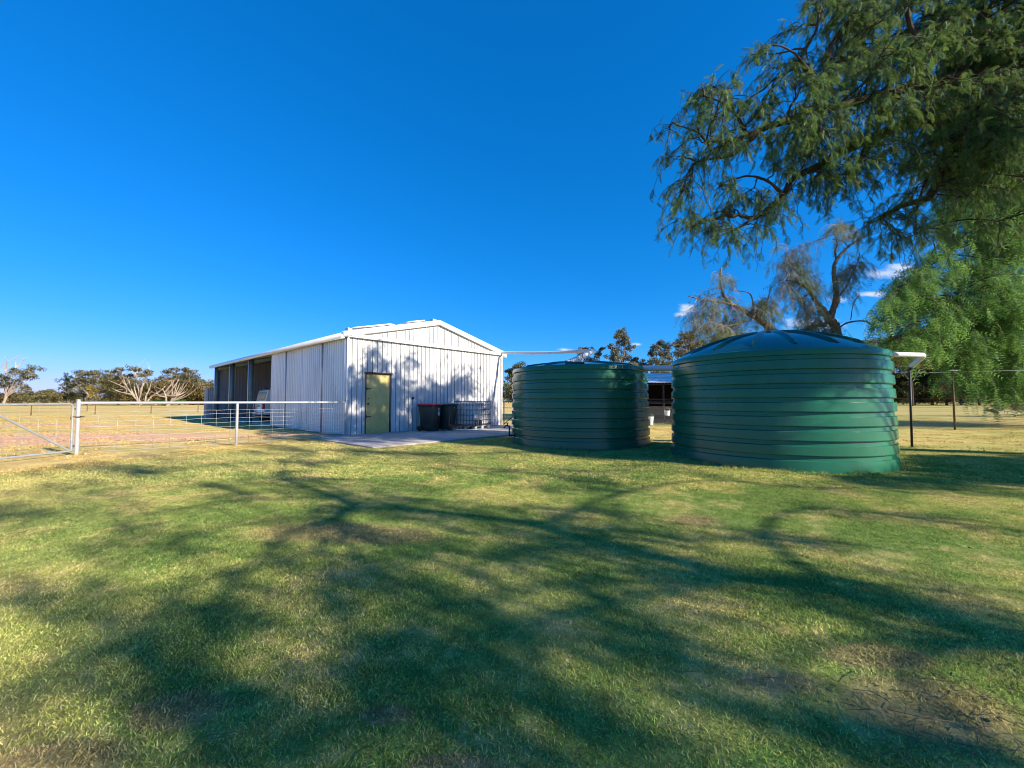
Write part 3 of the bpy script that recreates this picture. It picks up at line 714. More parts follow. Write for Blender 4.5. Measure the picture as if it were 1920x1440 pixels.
# local frame of the wagon: x forward (into the shed), y across. built turned so that x runs into the shed
def cbox(mb, x0, x1, y0, y1, z0, z1, tx=1, ty=1, sh=(0, 0)): return mb.box(((x0+x1)/2, (y0+y1)/2, z0), (x1-x0, y1-y0, z1-z0), top=(tx, ty), shift=sh)
body = MB(); poly = [(0, 0.45), (0.03, 0.62), (0.02, 1.08), (0.10, 1.14), (3.30, 1.12), (4.45, 1.02), (4.62, 0.85), (4.62, 0.45), (4.1, 0.42), (4.05, 0.62), (3.75, 0.80), (3.40, 0.72), (3.2, 0.40), (1.35, 0.40), (1.25, 0.68), (0.95, 0.80), (0.62, 0.68), (0.52, 0.42)]
body.prism(poly, -0.90, 0.90); body.build('body', M['car_white'], car, bevel=0.03)
cab = MB(); cab.prism([(0.10, 1.13), (0.24, 1.74), (0.45, 1.80), (2.55, 1.80), (3.25, 1.13)], -0.80, 0.80); cab.build('cabin', M['car_white'], car, bevel=0.03)
# glazing, each pane proud of the cabin
def quadpane(name, pts, mat, th=0.012):
    P = np.array(pts, float); n = np.cross(P[1]-P[0], P[2]-P[0]); n /= np.linalg.norm(n)
    V = np.concatenate([P, P+n*th]); return link(name, mesh_np(name, V, [np.array([[3, 2, 1, 0], [4, 5, 6, 7], [0, 1, 5, 4], [1, 2, 6, 5], [2, 3, 7, 6], [3, 0, 4, 7]])]), mat, car)
quadpane('rear_window', [(0.118, 0.70, 1.20), (0.118, -0.70, 1.20), (0.222, -0.66, 1.68), (0.222, 0.66, 1.68)][::-1] if False else [(0.105, 0.70, 1.19), (0.215, 0.66, 1.68), (0.215, -0.66, 1.68), (0.105, -0.70, 1.19)], M['tan_load'])
for sy in (-1, 1):
    yy = 0.815*sy
    for (xa, xb, xc, xd) in ((0.35, 1.05, 1.05, 0.45), (1.15, 1.95, 1.90, 1.15), (2.02, 2.95, 2.50, 2.02)):
        pts = [(xa, yy, 1.20), (xb, yy, 1.20), (xc, yy, 1.68), (xd, yy, 1.68)]
        if sy > 0: pts = pts[::-1]
        quadpane('side_window', pts, M['red_load'] if sy < 0 else M['glass_dark'])
    MB().box((0.02, 0.80*sy, 0.74), (0.09, 0.20, 0.30)).build('tail_light', M['red_glass'], car, bevel=0.01)
MB().box((-0.06, 0, 0.42), (0.16, 1.76, 0.16)).build('rear_bumper', M['galv'], car, bevel=0.02)
MB().box((-0.02, 0.15, 0.86), (0.03, 0.5, 0.12)).build('number_plate', M['yellow'], car)
MB().box((-0.11, 0.35, 0.36), (0.05, 0.55, 0.05)).build('tow_bar', M['yellow'], car)
for xx in (0.92, 3.75):
    for sy in (-0.78, 0.78):
        o = empty('wheel', (xx, sy, 0.36)); o.parent = car; o.rotation_euler = (0, 0, math.pi/2)
        wheel(o, (0, 0, 0))
rk = MB(); 
for yy in (-0.6, 0.6): rk.tube([(0.5, yy, 1.86), (2.4, yy, 1.86)], 0.02, 6)
for xx in (0.6, 1.4, 2.2): rk.tube([(xx, -0.6, 1.86), (xx, 0.6, 1.86)], 0.02, 6).box((xx, -0.6, 1.79), (0.04, 0.04, 0.08)).box((xx, 0.6, 1.79), (0.04, 0.04, 0.08))
rk.build('roof_rack', M['black_steel'], car)
# quad bike
qd = empty('quad_bike', S(0.9, 12.6), SRZ); qd.location.z = 0.03
tag(qd, 'dusty blue farm quad bike with small windscreen parked left of the white wagon', 'quad bike')
mb = MB(); mb.prism([(0, 0.50), (0.05, 0.68), (0.6, 0.78), (1.0, 0.72), (1.25, 0.84), (1.75, 0.74), (1.85, 0.52), (1.6, 0.36), (0.3, 0.36)], -0.22, 0.22); mb.build('body', M['car_blue'], qd, bevel=0.04)
for sy in (-0.42, 0.42):
    for xx in (0.32, 1.5):
        MB().box((xx, sy, 0.60), (0.62, 0.30, 0.05), top=(0.8, 0.8)).build('mudguard', M['car_blue'], qd, bevel=0.01)
        o = empty('wheel', (xx, sy, 0.29)); o.parent = qd; o.rotation_euler = (0, 0, math.pi/2); wheel(o, (0, 0, 0), 0.29, 0.22)
MB().box((0.55, 0, 0.78), (0.7, 0.26, 0.09), top=(0.9, 0.8)).build('seat', M['rubber'], qd, bevel=0.02)
MB().tube([(1.05, -0.38, 1.02), (1.2, -0.12, 0.98), (1.2, 0.12, 0.98), (1.05, 0.38, 1.02)], 0.018, 8).build('handlebar', M['black_steel'], qd)
MB().tube([(1.2, 0, 0.98), (1.35, 0, 0.76)], 0.025, 8).build('steering_column', M['black_steel'], qd)
mb = MB(); mb.prism([(1.30, 0.85), (1.315, 0.85), (1.16, 1.22), (1.145, 1.22)], -0.30, 0.30); mb.build('windscreen', M['glass_dark'], qd)
for xx in (0.1, 1.6):
    mb = MB()
    for k in range(5): mb.tube([(xx-0.22+0.11*k, -0.4, 0.80), (xx-0.22+0.11*k, 0.4, 0.80)], 0.012, 6)
    mb.tube([(xx-0.22, -0.4, 0.80), (xx+0.22, -0.4, 0.80)], 0.012, 6).tube([(xx-0.22, 0.4, 0.80), (xx+0.22, 0.4, 0.80)], 0.012, 6)
    for sx in (-0.15, 0.15): mb.tube([(xx+sx, 0, 0.60), (xx+sx, 0, 0.80)], 0.014, 6)
    mb.build('carry_rack', M['black_steel'], qd)
# small steel locker beyond the far end of the shed
lk0 = at(396, 785, 27.2); lk = empty('steel_locker', (lk0[0], lk0[1], 0), SRZ); tag(lk, 'narrow grey corrugated steel cabinet standing at the far left end of the shed', 'cabinet')
amp = 0.02
for (o_, a_, n_) in (((-0.35, -0.35, 0), (1, 0, 0), (0, -1, 0)), ((-0.35, 0.35, 0), (0, -1, 0), (-1, 0, 0)), ((0.35, -0.35, 0), (0, 1, 0), (1, 0, 0)), ((0.35, 0.35, 0), (-1, 0, 0), (0, 1, 0))):
    sheet('side_panel', M['inner_clad'], lk, o_, a_, n_, 0.70, lambda u_: 0.0, lambda u_: 2.03, pitch=0.1, style='round')
MB().box((0, 0, 2.03), (0.82, 0.82, 0.04)).build('lid', M['inner_clad'], lk)

# ------------------------------------------------------------------ near fence, left
g1p = G(143, 853); g2p = G(443, 833); A3 = S(-0.12, -0.12)
fence = empty('pipe_rail_fence', (g1p[0], g1p[1], 0)); tag(fence, 'white top rail fence with square wire mesh running to the near corner of the shed', 'fence')
o0 = np.array([g1p[0], g1p[1], 0])
RZt = 1.155
def lp(p_): return np.array(p_, float)-o0
pts3 = [np.array([g1p[0], g1p[1], 0]), np.array([g2p[0], g2p[1], 0]), np.array([A3[0], A3[1], 0])]
for i, (pp, rr) in enumerate(((pts3[0], 0.036), (pts3[1], 0.034))):
    q = lp(pp); o = MB().tube([q+(0, 0, -0.1), q+(0, 0, RZt+(0.06 if i == 0 else -0.035))], rr, 14).build('post', M['white_gate'], fence, True)
    MB().lathe([(rr*1.12, 0), (rr*1.12, 0.02), (0, 0.035)], tuple(q+(0, 0, RZt+(0.055 if i == 0 else -0.04))), 14).build('post_cap', M['galv'], o, True)
q = lp(pts3[2]); MB().tube([q+(0, 0, 0), q+(0, 0, RZt+0.03)], 0.032, 10).build('post', M['white_gate'], fence, True)
for i in range(2):
    a, b_ = lp(pts3[i]), lp(pts3[i+1]); MB().tube([a+(0, 0, RZt), b_+(0, 0, RZt)], 0.030, 12).build('top_rail', M['white_gate'], fence, True)
WZ = (0.05, 0.15, 0.26, 0.38, 0.50, 0.62, 0.74, 0.86, 0.96)
rw = 0.0030
for z in WZ:
    wm = MB()
    for i in range(2):
        a, b_ = lp(pts3[i]), lp(pts3[i+1]); n_ = 20
        P = np.array([a*(1-k/n_)+b_*(k/n_)+np.array([0, 0, z+0.006*math.sin(k*1.7+z*20)]) for k in range(n_+1)]); P[:, 2] -= 0.012*np.sin(np.linspace(0, math.pi, n_+1))
        wm.tube(P, rw, 5)
    wm.build('wire_line', M['galv_wire'], fence)
vm = []
for i in range(2):
    a, b_ = lp(pts3[i]), lp(pts3[i+1]); L = np.linalg.norm(b_-a); n_ = int(L/0.30)
    for k in range(1, n_+1):
        q = a*(1-k/(n_+0.5))+b_*(k/(n_+0.5)); MB().tube([q+(0, 0, 0.03), q+(0.004, 0, 0.5), q+(0, 0, 0.965)], rw, 5).build('wire_stay', M['galv_wire'], fence)
# ring and chain round the gate post
mb = MB(); mb.lathe([(0.040, 0.83), (0.052, 0.83), (0.052, 0.855), (0.040, 0.855)], (0, 0, 0), 14); mb.tube([(0.06, 0, 0.86), (0.14, -0.02, 0.84), (0.17, -0.03, 0.86)], 0.010, 6).tube([(-0.07, -0.02, 0.86), (-0.13, -0.03, 0.80), (-0.13, -0.03, 0.88)], 0.016, 6)
mb.build('gate_chain', M['rust'], fence)
# gate
gh = G(135, 853); gdir = np.array([-0.12, -1.0]); gdir /= np.linalg.norm(gdir)
gate = empty('farm_gate', (gh[0], gh[1], 0)); tag(gate, 'galvanised pipe farm gate with diagonal brace at the left edge of the lawn', 'gate')
GL = 3.4
def gp(s_, z_): return (gdir[0]*s_, gdir[1]*s_, z_)
TZ, BZ = 1.135, 0.09
MB().tube(elbow([gp(0.02, BZ+0.02), gp(0.02, TZ), gp(GL, TZ-0.02)], 0.10), 0.021, 12).build('top_rail', M['galv'], gate, True)
MB().tube([gp(0.0, BZ), gp(GL, BZ-0.01)], 0.021, 12).build('bottom_rail', M['galv'], gate, True)
MB().tube([gp(GL, BZ), gp(GL, TZ-0.02)], 0.021, 12).build('end_stile', M['galv'], gate, True)
MB().tube([gp(0.05, BZ+0.01), gp(1.45, TZ-0.03)], 0.021, 12).build('brace', M['galv'], gate, True)
MB().tube([gp(GL-0.05, BZ+0.01), gp(1.55, TZ-0.03)], 0.021, 12).build('brace', M['galv'], gate, True)
for z in (0.2, 0.32, 0.44, 0.56, 0.70, 0.84, 0.98): MB().tube([gp(0.02, z), gp(GL, z)], 0.0026, 4).build('wire_line', M['galv_wire'], gate)
for k in range(1, 11): MB().tube([gp(k*0.3, BZ), gp(k*0.3, TZ-0.02)], 0.0026, 4).build('wire_stay', M['galv_wire'], gate)
hg = MB(); hg.tube([gp(0.0, 0.20), (0.09, 0.05, 0.20)], 0.014, 8).tube([gp(0.0, 1.02), (0.09, 0.05, 1.02)], 0.014, 8); hg.build('hinge', M['rust'], gate)

# ------------------------------------------------------------------ distant paddock fence, left
pf = [G(-60, 782), G(58, 779), G(163, 772), G(178, 777), G(283, 775), G(371, 773), G(470, 771)]
df_ = empty('paddock_fence', (pf[1][0], pf[1][1], 0)); tag(df_, 'thin dark picket and wire fence far across the dry paddock', 'fence')
base = np.array([pf[1][0], pf[1][1], 0])
for i, q in enumerate(pf):
    MB().tube([q-base+(0, 0, -0.05), q-base+(0.02, 0, 0.95)], 0.035, 6).build('picket', M['rust'], df_)
ln = [pf[0], pf[1], pf[3], pf[4], pf[5], pf[6]]
for z in (0.25, 0.55, 0.88):
    wm = MB()
    for a, b_ in zip(ln[:-1], ln[1:]): wm.tube([a-base+(0, 0, z), b_-base+(0, 0, z)], 0.006, 4)
    wm.build('wire_line', M['rust'], df_)

# ------------------------------------------------------------------ netting fence behind the tanks
na = np.array([0.4, 20.7, 0]); nb = np.array([31.0, 14.0, 0]); ndir = (nb-na)/np.linalg.norm(nb-na); NL = np.linalg.norm(nb-na)
nf = empty('netting_fence', na); tag(nf, 'tall dark steel fence of plain wires and diamond netting behind the tanks', 'fence')
def at_line(px):
    r = ray(px, 752); k = r[0]/r[1]; s = (k*na[1]-na[0])/(ndir[0]-k*ndir[1]); return s
ps = [0.05, 3.6, 8.9, 11.2, 15.0, at_line(1788), at_line(1788)+5.2, at_line(1788)+9.5]
for s_ in ps:
    q = ndir*s_; MB().tube([q+(0, 0, -0.1), q+(0.0, 0, 2.46)], 0.034, 10).build('post', M['rust'] if s_ > 18 else M['black_steel'], nf)
q = ndir*ps[5]; MB().tube([q+np.array([-0.1, 0, 2.48]), q+np.array([0.32, 0, 2.49])], 0.03, 8).build('insulator', M['sticker'], nf)
for z in (0.95, 1.10, 1.30, 2.42):
    P = np.array([ndir*(NL*k/40)+np.array([0, 0, z-0.02*math.sin(k*0.9)]) for k in range(41)])
    MB().tube(P, 0.004 if z < 2 else 0.007, 4).build('wire_line', M['galv_wire'] if z > 2 else M['rust'], nf)
cs = 0.075; nn = int(NL/cs); hgt = 0.92; Ps = []
for k in range(-int(hgt/cs), nn):
    for sg in (1, -1):
        s0 = k*cs; s1 = s0+hgt
        a = ndir*s0+np.array([0, 0, 0.02 if sg > 0 else hgt+0.02]); b_ = ndir*s1+np.array([0, 0, hgt+0.02 if sg > 0 else 0.02])
        if s0 < 0 or s1 > NL: continue
        Ps.append([a, b_])
V, Fs = tubes(np.array(Ps), np.full((len(Ps), 2), 0.0022), 3, False)
o = link('diamond_netting', mesh_np('diamond_netting', V, Fs), M['galv_wire'], nf); o['kind'] = 'stuff'
# black pipe stay at the shed corner
br = empty('brace_frame', (-0.40, 19.9, 0)); tag(br, 'black pipe end frame with slanting brace between the shed corner and the further tank', 'fence')
MB().tube([(0, 0, -0.05), (0, 0, 1.16)], 0.028, 8).build('upright', M['black_steel'], br)
MB().tube([(0, 0, 1.16), (2.6, 0.2, 1.16)], 0.022, 8).build('top_rail', M['black_steel'], br)
MB().tube([(0, 0, 0.04), (1.25, 0.1, 1.14)], 0.020, 8).build('brace', M['black_steel'], br)
MB().tube([(2.6, 0.2, -0.05), (2.6, 0.2, 1.16)], 0.028, 8).build('upright', M['black_steel'], br)
for z in (0.2, 0.45, 0.7, 0.95): MB().tube([(0, 0, z), (2.6, 0.2, z)], 0.004, 4).build('wire_line', M['rust'], br)

# ------------------------------------------------------------------ low open shed seen between the tanks
cs_ = empty('animal_shelter', (9.4, 22.0, 0), -0.15); tag(cs_, 'low dark open fronted shelter with weathered white iron roof seen between the tanks', 'shed')
amp = 0.05
for i in range(8):
    wd = 0.76; pr = []
    V = []; Fq = []; n_ = 8*4
    for k in range(n_+1):
        uu = i*wd-3.04+wd*k/n_; dz_ = 0.012*(1-math.cos(2*math.pi*k/8))
        V += [(uu, -0.25, 2.20+dz_), (uu, 4.2, 3.02+dz_)]
    Fq = [[2*k, 2*k+2, 2*k+3, 2*k+1] for k in range(n_)]
    link('roof_sheet', mesh_np('roof_sheet', V, [np.array(Fq)]), M['roof_old'], cs_)
MB().box((0, 4.1, 0), (6.0, 0.06, 2.95)).build('back_wall', M['shed_dark'], cs_)
for sx in (-3.0, 3.0):
    m_ = MB(); m_.add([(sx-0.03, 0, 0), (sx-0.03, 4.07, 0), (sx-0.03, 4.07, 2.94), (sx-0.03, 0, 2.18), (sx+0.03, 0, 0), (sx+0.03, 4.07, 0), (sx+0.03, 4.07, 2.94), (sx+0.03, 0, 2.18)],
        [np.array([[3, 2, 1, 0], [4, 5, 6, 7], [0, 1, 5, 4], [1, 2, 6, 5], [2, 3, 7, 6], [3, 0, 4, 7]])]); m_.build('side_wall', M['shed_dark'], cs_)
for sx in (-2.9, -1.0, 1.0, 2.9): MB().tube([(sx, -0.06, 0), (sx, -0.06, 2.16)], 0.06, 8).build('post', M['shed_dark'], cs_)
MB().box((0, -0.06, 2.08), (6.0, 0.08, 0.10)).build('front_beam', M['shed_dark'], cs_)
for zz in (0.35, 0.70, 1.05): MB().box((0, 0.03, zz), (5.9, 0.03, 0.16)).build('front_board', M['shed_dark'], cs_)
def pail(px, py, d, r, h, label):
    q = at(px, py, d); root = empty('pail', q); tag(root, label, 'bucket')
    MB().lathe([(0, 0), (r*0.8, 0), (r, h), (r*1.06, h), (r*1.06, h-0.02), (r*0.96, h-0.01), (r*0.78, 0.01)], seg=20).build('bucket_wall', M['bucket'], root, True)
    MB().tube([(r*math.cos(a), 0, h+0.14*math.sin(a)) for a in np.linspace(0, math.pi, 9)], 0.005, 5).build('handle', M['galv_wire'], root)
q = G(1219, 797); q_ = at(1219, 797, q[1]); pail(1219, 797, q[1], 0.17, 0.42, 'tall white pail standing on the ground beside the right edge of the further tank')
pail(1251, 779, 18.35, 0.13, 0.22, 'small white bucket hung on the netting just left of the nearer tank')

# ------------------------------------------------------------------ trees
def catmull(P, n=6):
    P = np.asarray(P, float)
    if len(P) < 3: return np.linspace(P[0], P[-1], n+1)
    Q = np.concatenate([[2*P[0]-P[1]], P, [2*P[-1]-P[-2]]]); out_ = []
    for i in range(1, len(Q)-2):
        for k in range(n):
            t_ = k/n; a, b_, c_, d_ = Q[i-1], Q[i], Q[i+1], Q[i+2]
            out_.append(0.5*((2*b_)+(-a+c_)*t_+(2*a-5*b_+4*c_-d_)*t_**2+(-a+3*b_-3*c_+d_)*t_**3))
    out_.append(P[-1]); return np.array(out_)
def frond_template(nl=9):
    V = []; Fq = []
    for i in range(nl):
        s = 0.12+0.88*i/(nl-1); ln_ = 0.26*(1-0.5*abs(s-0.45))
        for sg in (-1, 1):
            z = -0.35*s*s; b = len(V)
            V += [(s-0.020, 0, z), (s+0.030, 0, z-0.01), (s+0.12, sg*ln_, z-0.12), (s+0.03, sg*ln_*0.6, z-0.05)]
            Fq.append([b, b+1, b+2, b+3])
    return np.array(V), np.array(Fq)
def place_template(T, TF, pos, d, scale, rng):
    """copies of a template with +x turned along d, random roll"""
    N = len(pos); d = d/(np.linalg.norm(d, axis=1, keepdims=True)+1e-9)
    up = np.tile(np.array([0, 0, 1.0]), (N, 1)); up += rng.normal(0, 0.5, (N, 3))
    y = np.cross(up, d); y /= np.linalg.norm(y, axis=1, keepdims=True)+1e-9; z = np.cross(d, y)
    Rm = np.stack([d, y, z], axis=2)                      # N,3,3
    V = np.einsum('nij,kj->nki', Rm, T)*scale[:, None, None]+pos[:, None, :]
    Fa = TF[None]+(np.arange(N)*len(T))[:, None, None]
    return V.reshape(-1, 3), Fa.reshape(-1, TF.shape[1])
FT, FTF = frond_template(9)
FT5, FT5F = frond_template(5)
def pepper(root, limbs, clusters, rng, leaf, bark, twig_len=(0.45, 0.9), twigs_per=7, fronds_per=7, frond=(0.16, 0.28), spread=0.35, droop=0.55, tmpl=(FT, FTF), bare=0.0, br_r=0.016, twig_mat=None, twr=0.0035, csc=None):
    base = np.array(root.location)
    samples = []; 
    for j, (P, r0, r1) in enumerate(limbs):
        Q = catmull(P, 6); n = len(Q); Q = Q+rng.normal(0, 0.012*(r0/0.1), Q.shape)*np.linspace(0, 1, n)[:, None]
        R = np.linspace(r0, r1, n)*(1+0.10*rng.normal(size=n)); 
        V, Fs = tubes((Q-base)[None], R[None], 9)
        o = link('trunk' if j == 0 else 'limb', mesh_np('limb', V, Fs, True), bark, root)
        if j > 0 or len(limbs) == 1: samples.append(np.concatenate([Q, R[:, None]], 1))
        else: samples.append(np.concatenate([Q[n//2:], R[n//2:, None]], 1))
    Sm = np.concatenate(samples)
    c = np.asarray(clusters); N = len(c)
    d = np.linalg.norm(c[:, None, :]-Sm[None, :, :3], axis=2)
    ni = d.argmin(1); a = Sm[ni, :3]
    t_ = np.linspace(0, 1, 7)[None, :, None]
    mid = (a+c)/2+rng.normal(0, 0.12, c.shape)*np.linalg.norm(c-a, axis=1, keepdims=True)+np.array([0, 0, 0.18])*np.linalg.norm(c-a, axis=1, keepdims=True)
    B = (1-t_)**2*a[:, None]+2*t_*(1-t_)*mid[:, None]+t_*t_*c[:, None]
    B[:, 1:-1] += rng.normal(0, 0.02, B[:, 1:-1].shape)
    ln = np.linalg.norm(c-a, axis=1); R = (br_r*(0.6+0.35*ln))[:, None]*np.linspace(1, 0.35, 7)[None]
    V1, F1 = tubes(B-base, R, 5, False)
    # twigs start along the outer half of each branch
    Tn = N*twigs_per; ci = np.repeat(np.arange(N), twigs_per)
    tt = rng.uniform(0.45, 1.0, Tn); k = np.clip((tt*6).astype(int), 0, 5); fr = (tt*6-k)[:, None]
    st_ = B[ci, k]*(1-fr)+B[ci, k+1]*fr
    dr_ = rng.normal(0, 1, (Tn, 3)); dr_[:, 2] = dr_[:, 2]*0.5+0.15; dr_ += 0.6*((c-a)/(ln[:, None]+1e-6))[ci]; dr_ /= np.linalg.norm(dr_, axis=1, keepdims=True)
    Lt = rng.uniform(*twig_len, Tn)*(1 if csc is None else csc[ci]); q = np.linspace(0, 1, 6)
    TW = st_[:, None]+dr_[:, None]*Lt[:, None, None]*(q*(1-0.35*q))[None, :, None]
    TW[..., 2] -= droop*Lt[:, None]*(q**1.8)[None]
    TW[:, 1:] += rng.normal(0, 0.014, TW[:, 1:].shape)
    V2, F2 = tubes(TW-base, np.full((Tn, 1), twr)*np.linspace(1.4, 0.6, 6)[None], 3, False)
    mb = MB(); mb.add(V1, F1); mb.add(V2, F2)
    o = mb.build('branches', twig_mat or bark, root); o['kind'] = 'stuff'
    # fronds
    keep = rng.uniform(size=Tn) > bare
    ti = np.repeat(np.nonzero(keep)[0], fronds_per); Nf = len(ti)
    tt = rng.uniform(0.15, 1.0, Nf); k = np.clip((tt*5).astype(int), 0, 4); fr = (tt*5-k)[:, None]
    ps_ = TW[ti, k]*(1-fr)+TW[ti, k+1]*fr
    td = TW[ti, k+1]-TW[ti, k]; td /= np.linalg.norm(td, axis=1, keepdims=True)
    fd = td*0.6+rng.normal(0, 0.55, (Nf, 3))+np.array([0, 0, -0.45])
    V3, F3 = place_template(tmpl[0], tmpl[1], ps_-base, fd, rng.uniform(*frond, Nf), rng)
    o = link('foliage', mesh_np('foliage', V3, [F3]), leaf, root); o['kind'] = 'stuff'
    return root
def in_poly(P, poly):
    x, y = P[:, 0], P[:, 1]; ins = np.zeros(len(P), bool); n = len(poly)
    for i in range(n):
        x0, y0 = poly[i]; x1, y1 = poly[(i+1) % n]
        c_ = ((y0 > y) != (y1 > y)) & (x < (x1-x0)*(y-y0)/(y1-y0+1e-9)+x0); ins ^= c_
    return ins
def pts_px(l, depths):
    ds = np.interp(np.linspace(0, 1, len(l)), np.linspace(0, 1, len(depths)), depths)
    return np.array([at(a, b_, d_) for (a, b_), d_ in zip(l, ds)])
def fill(poly, n, rng, limbs_px, spread, holes=(), minpx=0):
    """cluster centres spread over an outline, at the distance of the nearest limb"""
    xs_ = [q[0] for q in poly]; ys_ = [q[1] for q in poly]; out_ = []; pp = []
    LP = np.concatenate([np.array([(a, b_, d_) for (a, b_), d_ in zip(l, np.interp(np.linspace(0, 1, len(l)), np.linspace(0, 1, len(dd)), dd))]) for l, dd in limbs_px])
    while len(out_) < n:
        c_ = rng.uniform((min(xs_), min(ys_)), (max(xs_), max(ys_)), (400, 2)); c_ = c_[in_poly(c_, poly)]
        for q in c_:
            if len(out_) >= n: break
            if any((abs((q[0]-h[0])/h[2])**2+abs((q[1]-h[1])/h[3])**2) < 1 for h in holes): continue
            dd = LP[np.hypot(LP[:, 0]-q[0], LP[:, 1]-q[1]).argmin(), 2]
            out_.append(at(q[0], q[1], dd+rng.uniform(-spread, spread)))
    return np.array(out_)

def clear_of_rail(cl, extra=None):
    """leave the sun on the top rail of the near fence"""
    cl = np.asarray(cl); a, b_ = np.array(g1p[:2]), SA; q = cl[:, :2]-SUN_XY*((cl[:, 2]-1.1)/math.tan(SUN_EL))[:, None]
    t_ = np.clip(((q-a)@(b_-a))/((b_-a)@(b_-a)), 0, 1); d_ = np.linalg.norm(q-(a+t_[:, None]*(b_-a)), axis=1); k = d_ > 0.75
    return (cl[k], np.asarray(extra)[k]) if extra is not None else cl[k]
# --- tree A : the pepper tree whose limbs reach over the nearer tank
rng = np.random.default_rng(11)
troot = np.array([12.6, 8.6, 0.0])
LA = [
 ([(1960, 160), (1920, 148), (1862, 183), (1827, 218), (1796, 249), (1765, 311), (1753, 350), (1737, 373), (1687, 389), (1652, 412)], (7.0, 7.2, 7.6, 8.0)),
 ([(1827, 218), (1790, 222), (1745, 229), (1706, 233), (1667, 245), (1632, 261), (1570, 288), (1539, 311), (1508, 323), (1484, 338), (1469, 366), (1442, 389), (1414, 408), (1376, 404), (1329, 412), (1298, 424)], (7.5, 7.7, 7.6, 7.4)),
 ([(1632, 261), (1617, 288), (1609, 307), (1593, 330)], (7.6, 7.5)),
 ([(1900, 140), (1842, 136), (1784, 148), (1726, 156), (1667, 175), (1570, 198), (1492, 218), (1407, 253), (1368, 264), (1329, 268)], (7.1, 7.0, 6.9, 6.8)),
 ([(1420, 250), (1376, 288), (1337, 297), (1305, 303)], (6.9, 6.8)),
 ([(1858, 128), (1850, 90), (1842, 40), (1838, -30), (1830, -110)], (7.1, 7.3)),
 ([(1531, 205), (1531, 155), (1504, 120), (1508, 97), (1530, 55), (1540, 0)], (7.0, 7.1)),
 ([(1540, 160), (1562, 78), (1590, 40), (1620, -10)], (7.0, 7.2)),
 ([(1722, 156), (1718, 85), (1700, 20), (1690, -60)], (7.0, 6.8)),
 ([(1414, 408), (1380, 430), (1340, 445)], (7.5, 7.4)),
 ([(1469, 366), (1440, 340), (1400, 330), (1350, 345)], (7.5, 7.3)),
 ([(1765, 311), (1740, 330), (1720, 390), (1715, 440)], (7.9, 8.0)),
 ([(1539, 311), (1530, 270), (1490, 250)], (7.6, 7.9)),
 ([(1400, 255), (1380, 215), (1350, 190), (1320, 180)], (6.8, 6.9)),
 ([(1340, 290), (1310, 250), (1270, 235)], (6.9, 7.0)),
]
treeA = empty('pepper_tree', troot); tag(treeA, 'large dark pepper tree whose crooked limbs hang in from the upper right', 'tree')
limbs = [(np.array([troot, (12.3, 8.4, 1.8), (11.6, 8.0, 3.9), (10.6, 7.6, 5.6), at(1960, 160, 7.2)]), 0.34, 0.17)]
rads = [(0.15, 0.035), (0.115, 0.022), (0.05, 0.015), (0.13, 0.022), (0.045, 0.014), (0.11, 0.04), (0.055, 0.014), (0.04, 0.012), (0.06, 0.02), (0.03, 0.01), (0.035, 0.01), (0.04, 0.012), (0.035, 0.012), (0.03, 0.01), (0.03, 0.01)]
for (l, dd), (r0, r1) in zip(LA, rads): limbs.append((pts_px(l, dd), r0, r1))
limbs += [(np.array([(11.2, 7.9, 4.6), (12.6, 8.8, 6.4), (14.3, 9.6, 7.4), (15.6, 10.3, 7.2)]), 0.13, 0.03),
          (np.array([(10.6, 7.6, 5.6), (11.0, 7.8, 7.3), (11.4, 8.2, 9.0)]), 0.11, 0.03)]
polyA = [(1490, 5), (1440, 50), (1405, 95), (1385, 150), (1345, 150), (1300, 168), (1262, 200), (1245, 240), (1245, 320), (1268, 385), (1275, 425), (1330, 455), (1420, 460), (1475, 425), (1515, 385), (1560, 425), (1640, 440), (1720, 470), (1800, 440), (1960, 420), (2050, 300), (2050, -60), (1560, -60)]
holes = [(1655, 352, 34, 48), (1500, 395, 40, 26), (1700, 262, 36, 10), (1468, 165, 26, 18), (1570, 118, 18, 22), (1430, 318, 22, 12), (1600, 400, 30, 22)]
cl = fill(polyA, 230, rng, LA, 0.75, holes)
polyA2 = [(1560, 90), (1500, 200), (1440, 250), (1560, 300), (1780, 330), (1960, 380), (1990, -40), (1620, -40)]
cl2 = fill(polyA2, 130, rng, LA, 0.9, holes[:3])
ex = np.array([(12.6, 8.8, 6.4), (14.3, 9.6, 7.4), (15.6, 10.3, 7.2), (11.4, 8.2, 9.0)])
def slide_clear(cl):
    """move the clumps that would shade the fence rail a little nearer or farther"""
    out_ = []; cam0 = np.array([0, 0, H])
    for c_ in cl:
        for k_ in (1, 1.06, 0.94, 1.12, 0.88, 1.18):
            q_ = cam0+(c_-cam0)*k_
            if len(clear_of_rail([q_])): break
        out_.append(q_)
    return np.array(out_)
cl = slide_clear(cl); cl2 = slide_clear(cl2)
cl3 = np.concatenate([e+rng.normal(0, 0.8, (14, 3)) for e in ex])
cl4 = []
for k in range(210):
    wt = rng.uniform(1.0, 7.4); g_ = S(wt, 0.0, 0.0); zz = 2.5*rng.uniform(0, 1)**1.4*(1-0.25*math.sin(wt*1.9)); s_ = rng.uniform(14.5, 18.0)
    cl4.append((g_[0]+SUN_XY[0]*s_, g_[1]+SUN_XY[1]*s_, zz+s_*math.tan(SUN_EL)))
pepper(treeA, limbs, np.concatenate([cl, cl2, cl3, clear_of_rail(cl4)]), rng, M['leaf_pepper'], M['bark_dark'], twigs_per=8, fronds_per=8, frond=(0.10, 0.18), twr=0.0052, br_r=0.022)

